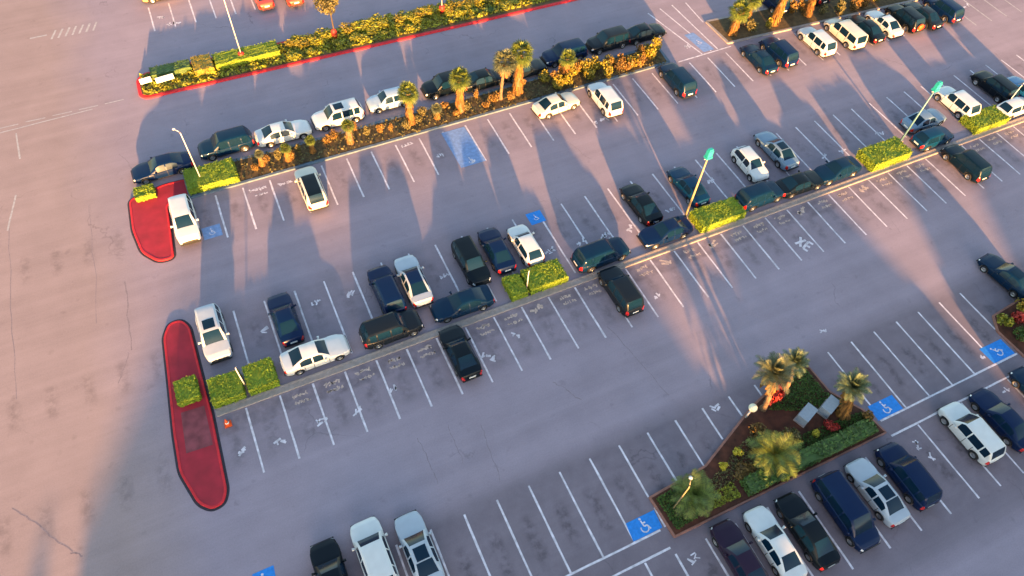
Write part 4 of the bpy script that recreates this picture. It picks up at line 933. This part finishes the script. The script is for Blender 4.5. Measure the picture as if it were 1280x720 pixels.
q = MB(); q.lathe([(.36*math.sin(t), 1.85-.36*math.cos(t)) for t in np.linspace(0.05, PI-.02, 12)], 18); q.build('globe', M_['globe'], root, True)
for x, y, rz, lab in [(38.75,-19.35,.35,'grey utility cabinet on the palm island, left of the pair'),(41.0,-19.55,.35,'grey utility cabinet on the palm island, right of the pair')]:
    c = empty('utility_cabinet', (x, y, .14), rz, lab, 'cabinet', 'grey utility cabinets')
    q = MB(); q.box(-.85,-.5,0,.85,.5,.12); q.build('plinth', M_['concrete'], c)
    q = MB(); q.box(-.75,-.42,.12,.75,.42,1.0); q.build('housing', M_['cab_grey'], c)
    q = MB(); q.box(-.8,-.47,1.002,.8,.47,1.06); q.build('lid', M_['cab_grey'], c)
    for s in (-1, 1):
        q = MB(); q.box(s*.37-.33,-.435,.2,s*.37+.33,-.422,.92); q.build('door', M_['cab_grey'], c)
c = empty('traffic_cone', (-4.35,-0.9,.005), 0, 'orange traffic cone on the asphalt below the split lime hedge', 'cone')
q = MB(); q.box(-.28,-.28,0,.28,.28,.05); q.build('base', M_['orange'], c)
q = MB(); q.lathe([(.22,.05),(.13,.45),(.05,.9),(.0,.92)], 16); q.build('cone_body', M_['orange'], c, True)
q = MB(); q.lathe([(.165,.33),(.135,.47)], 16); q.build('reflective_band', M_['white_pl'], c, True)
for x, y, wd, rz, lab in [(-3.55,42.6,1.2,.1,'small white sign board at the left tip of the red kerbed strip'),(-1.6,42.2,1.9,.1,'wide low white sign board in front of the green clipped hedge')]:
    s = empty('sign_board', (x, y, .14), rz, lab, 'sign', 'white sign boards')
    q = MB(); q.box(-wd/2,-.05,.35,wd/2,.05,1.0); q.build('panel', M_['white_pl'], s)
    for k in (-1, 1):
        q = MB(); q.tube([(k*wd*.36,0.08,0),(k*wd*.36,0.08,.9)], .035, 8); q.build('post', M_['twig'], s)

# ------------------------------------------------------------------ low buildings out of view, added and shaped to shade the car park
def blocker(x0, x1, y0, y1, eave, ridge, hip, label, hip2=None):
    root = empty('sun_blocker', ((x0+x1)/2, (y0+y1)/2, 0), 0, label, 'building', 'unseen buildings added to shade the car park')
    a, b = (x1-x0)/2, (y1-y0)/2
    q = MB(); q.box(-a,-b,0,a,b,eave); q.build('wall', M_['wall'], root)  # this wall, and the roof and door below, belong to the unseen blocker
    q = MB(); ov = .25; hx = min(hip, a-.2); hx2 = hx if hip2 is None else hip2; hy = b*.55; hx, hx2 = hx2, hx
    q.v = [(-a-ov,-b-ov,eave+.003),(a+ov,-b-ov,eave+.003),(a+ov,b+ov,eave+.003),(-a-ov,b+ov,eave+.003),(-a+hx,-b+hy,ridge),(a-hx2,-b+hy,ridge),(a-hx2,b-hy,ridge),(-a+hx,b-hy,ridge)]
    q.f = [(3,2,1,0),(0,1,5,4),(1,2,6,5),(2,3,7,6),(3,0,4,7),(4,5,6,7)]; q.build('roof', M_['roof'], root)
    n = max(2, int(2*a/6))
    for i in range(n):
        cx = -a+2*a*(i+.5)/n
        f = MB(); f.box(cx-1.6,b+.003,.9,cx+1.6,b+.07,2.8); fo = f.build('blocker_window', M_['pole_white'], root)
        g = MB(); g.box(cx-1.5,b+.073,1.0,cx+1.5,b+.085,2.7); g.build('pane', M_['glass'], fo)
    d = MB(); d.box(-.9-2*a/n/2*0,b+.09,0,.9,b+.14,2.2); d.build('door', M_['twig'], root)
blocker(-28.4,9,-74,-62,6.4,8.7,.3,'tallest low shop, leftmost of the unseen row added for shade',5)
blocker(9.3,22.3,-74,-62,5.4,8.0,5,'low shop beside the tallest one, second of the unseen row added for shade',-.2)
blocker(24.6,47.4,-74,-62,4.9,7.9,6,'low hipped roof shop, third of the unseen row added for shade')
blocker(49.6,54.9,-74,-62,4.9,7.6,2.6,'small low hipped roof shop, fourth of the unseen row added for shade')
blocker(56.9,72,-74,-62,4.8,7.6,5,'low shop with a hipped roof, rightmost of the unseen row added for shade')
root = empty('blocker_pylon', (-31.2,-62,0), 0, 'unseen blank pylon added to cast shade beside the long added shop', 'sign')  # slab out of view, added to cast a narrow shadow band
q = MB(); q.box(-.6,-.25,0,.6,.25,6.3); q.build('panel', M_['wall'], root)  # slab of the unseen pylon added to cast shade
q = MB(); q.box(-.85,-.35,-.0,.85,-.253,.5); q.build('base', M_['concrete'], root)

scene.cycles.max_bounces = 6
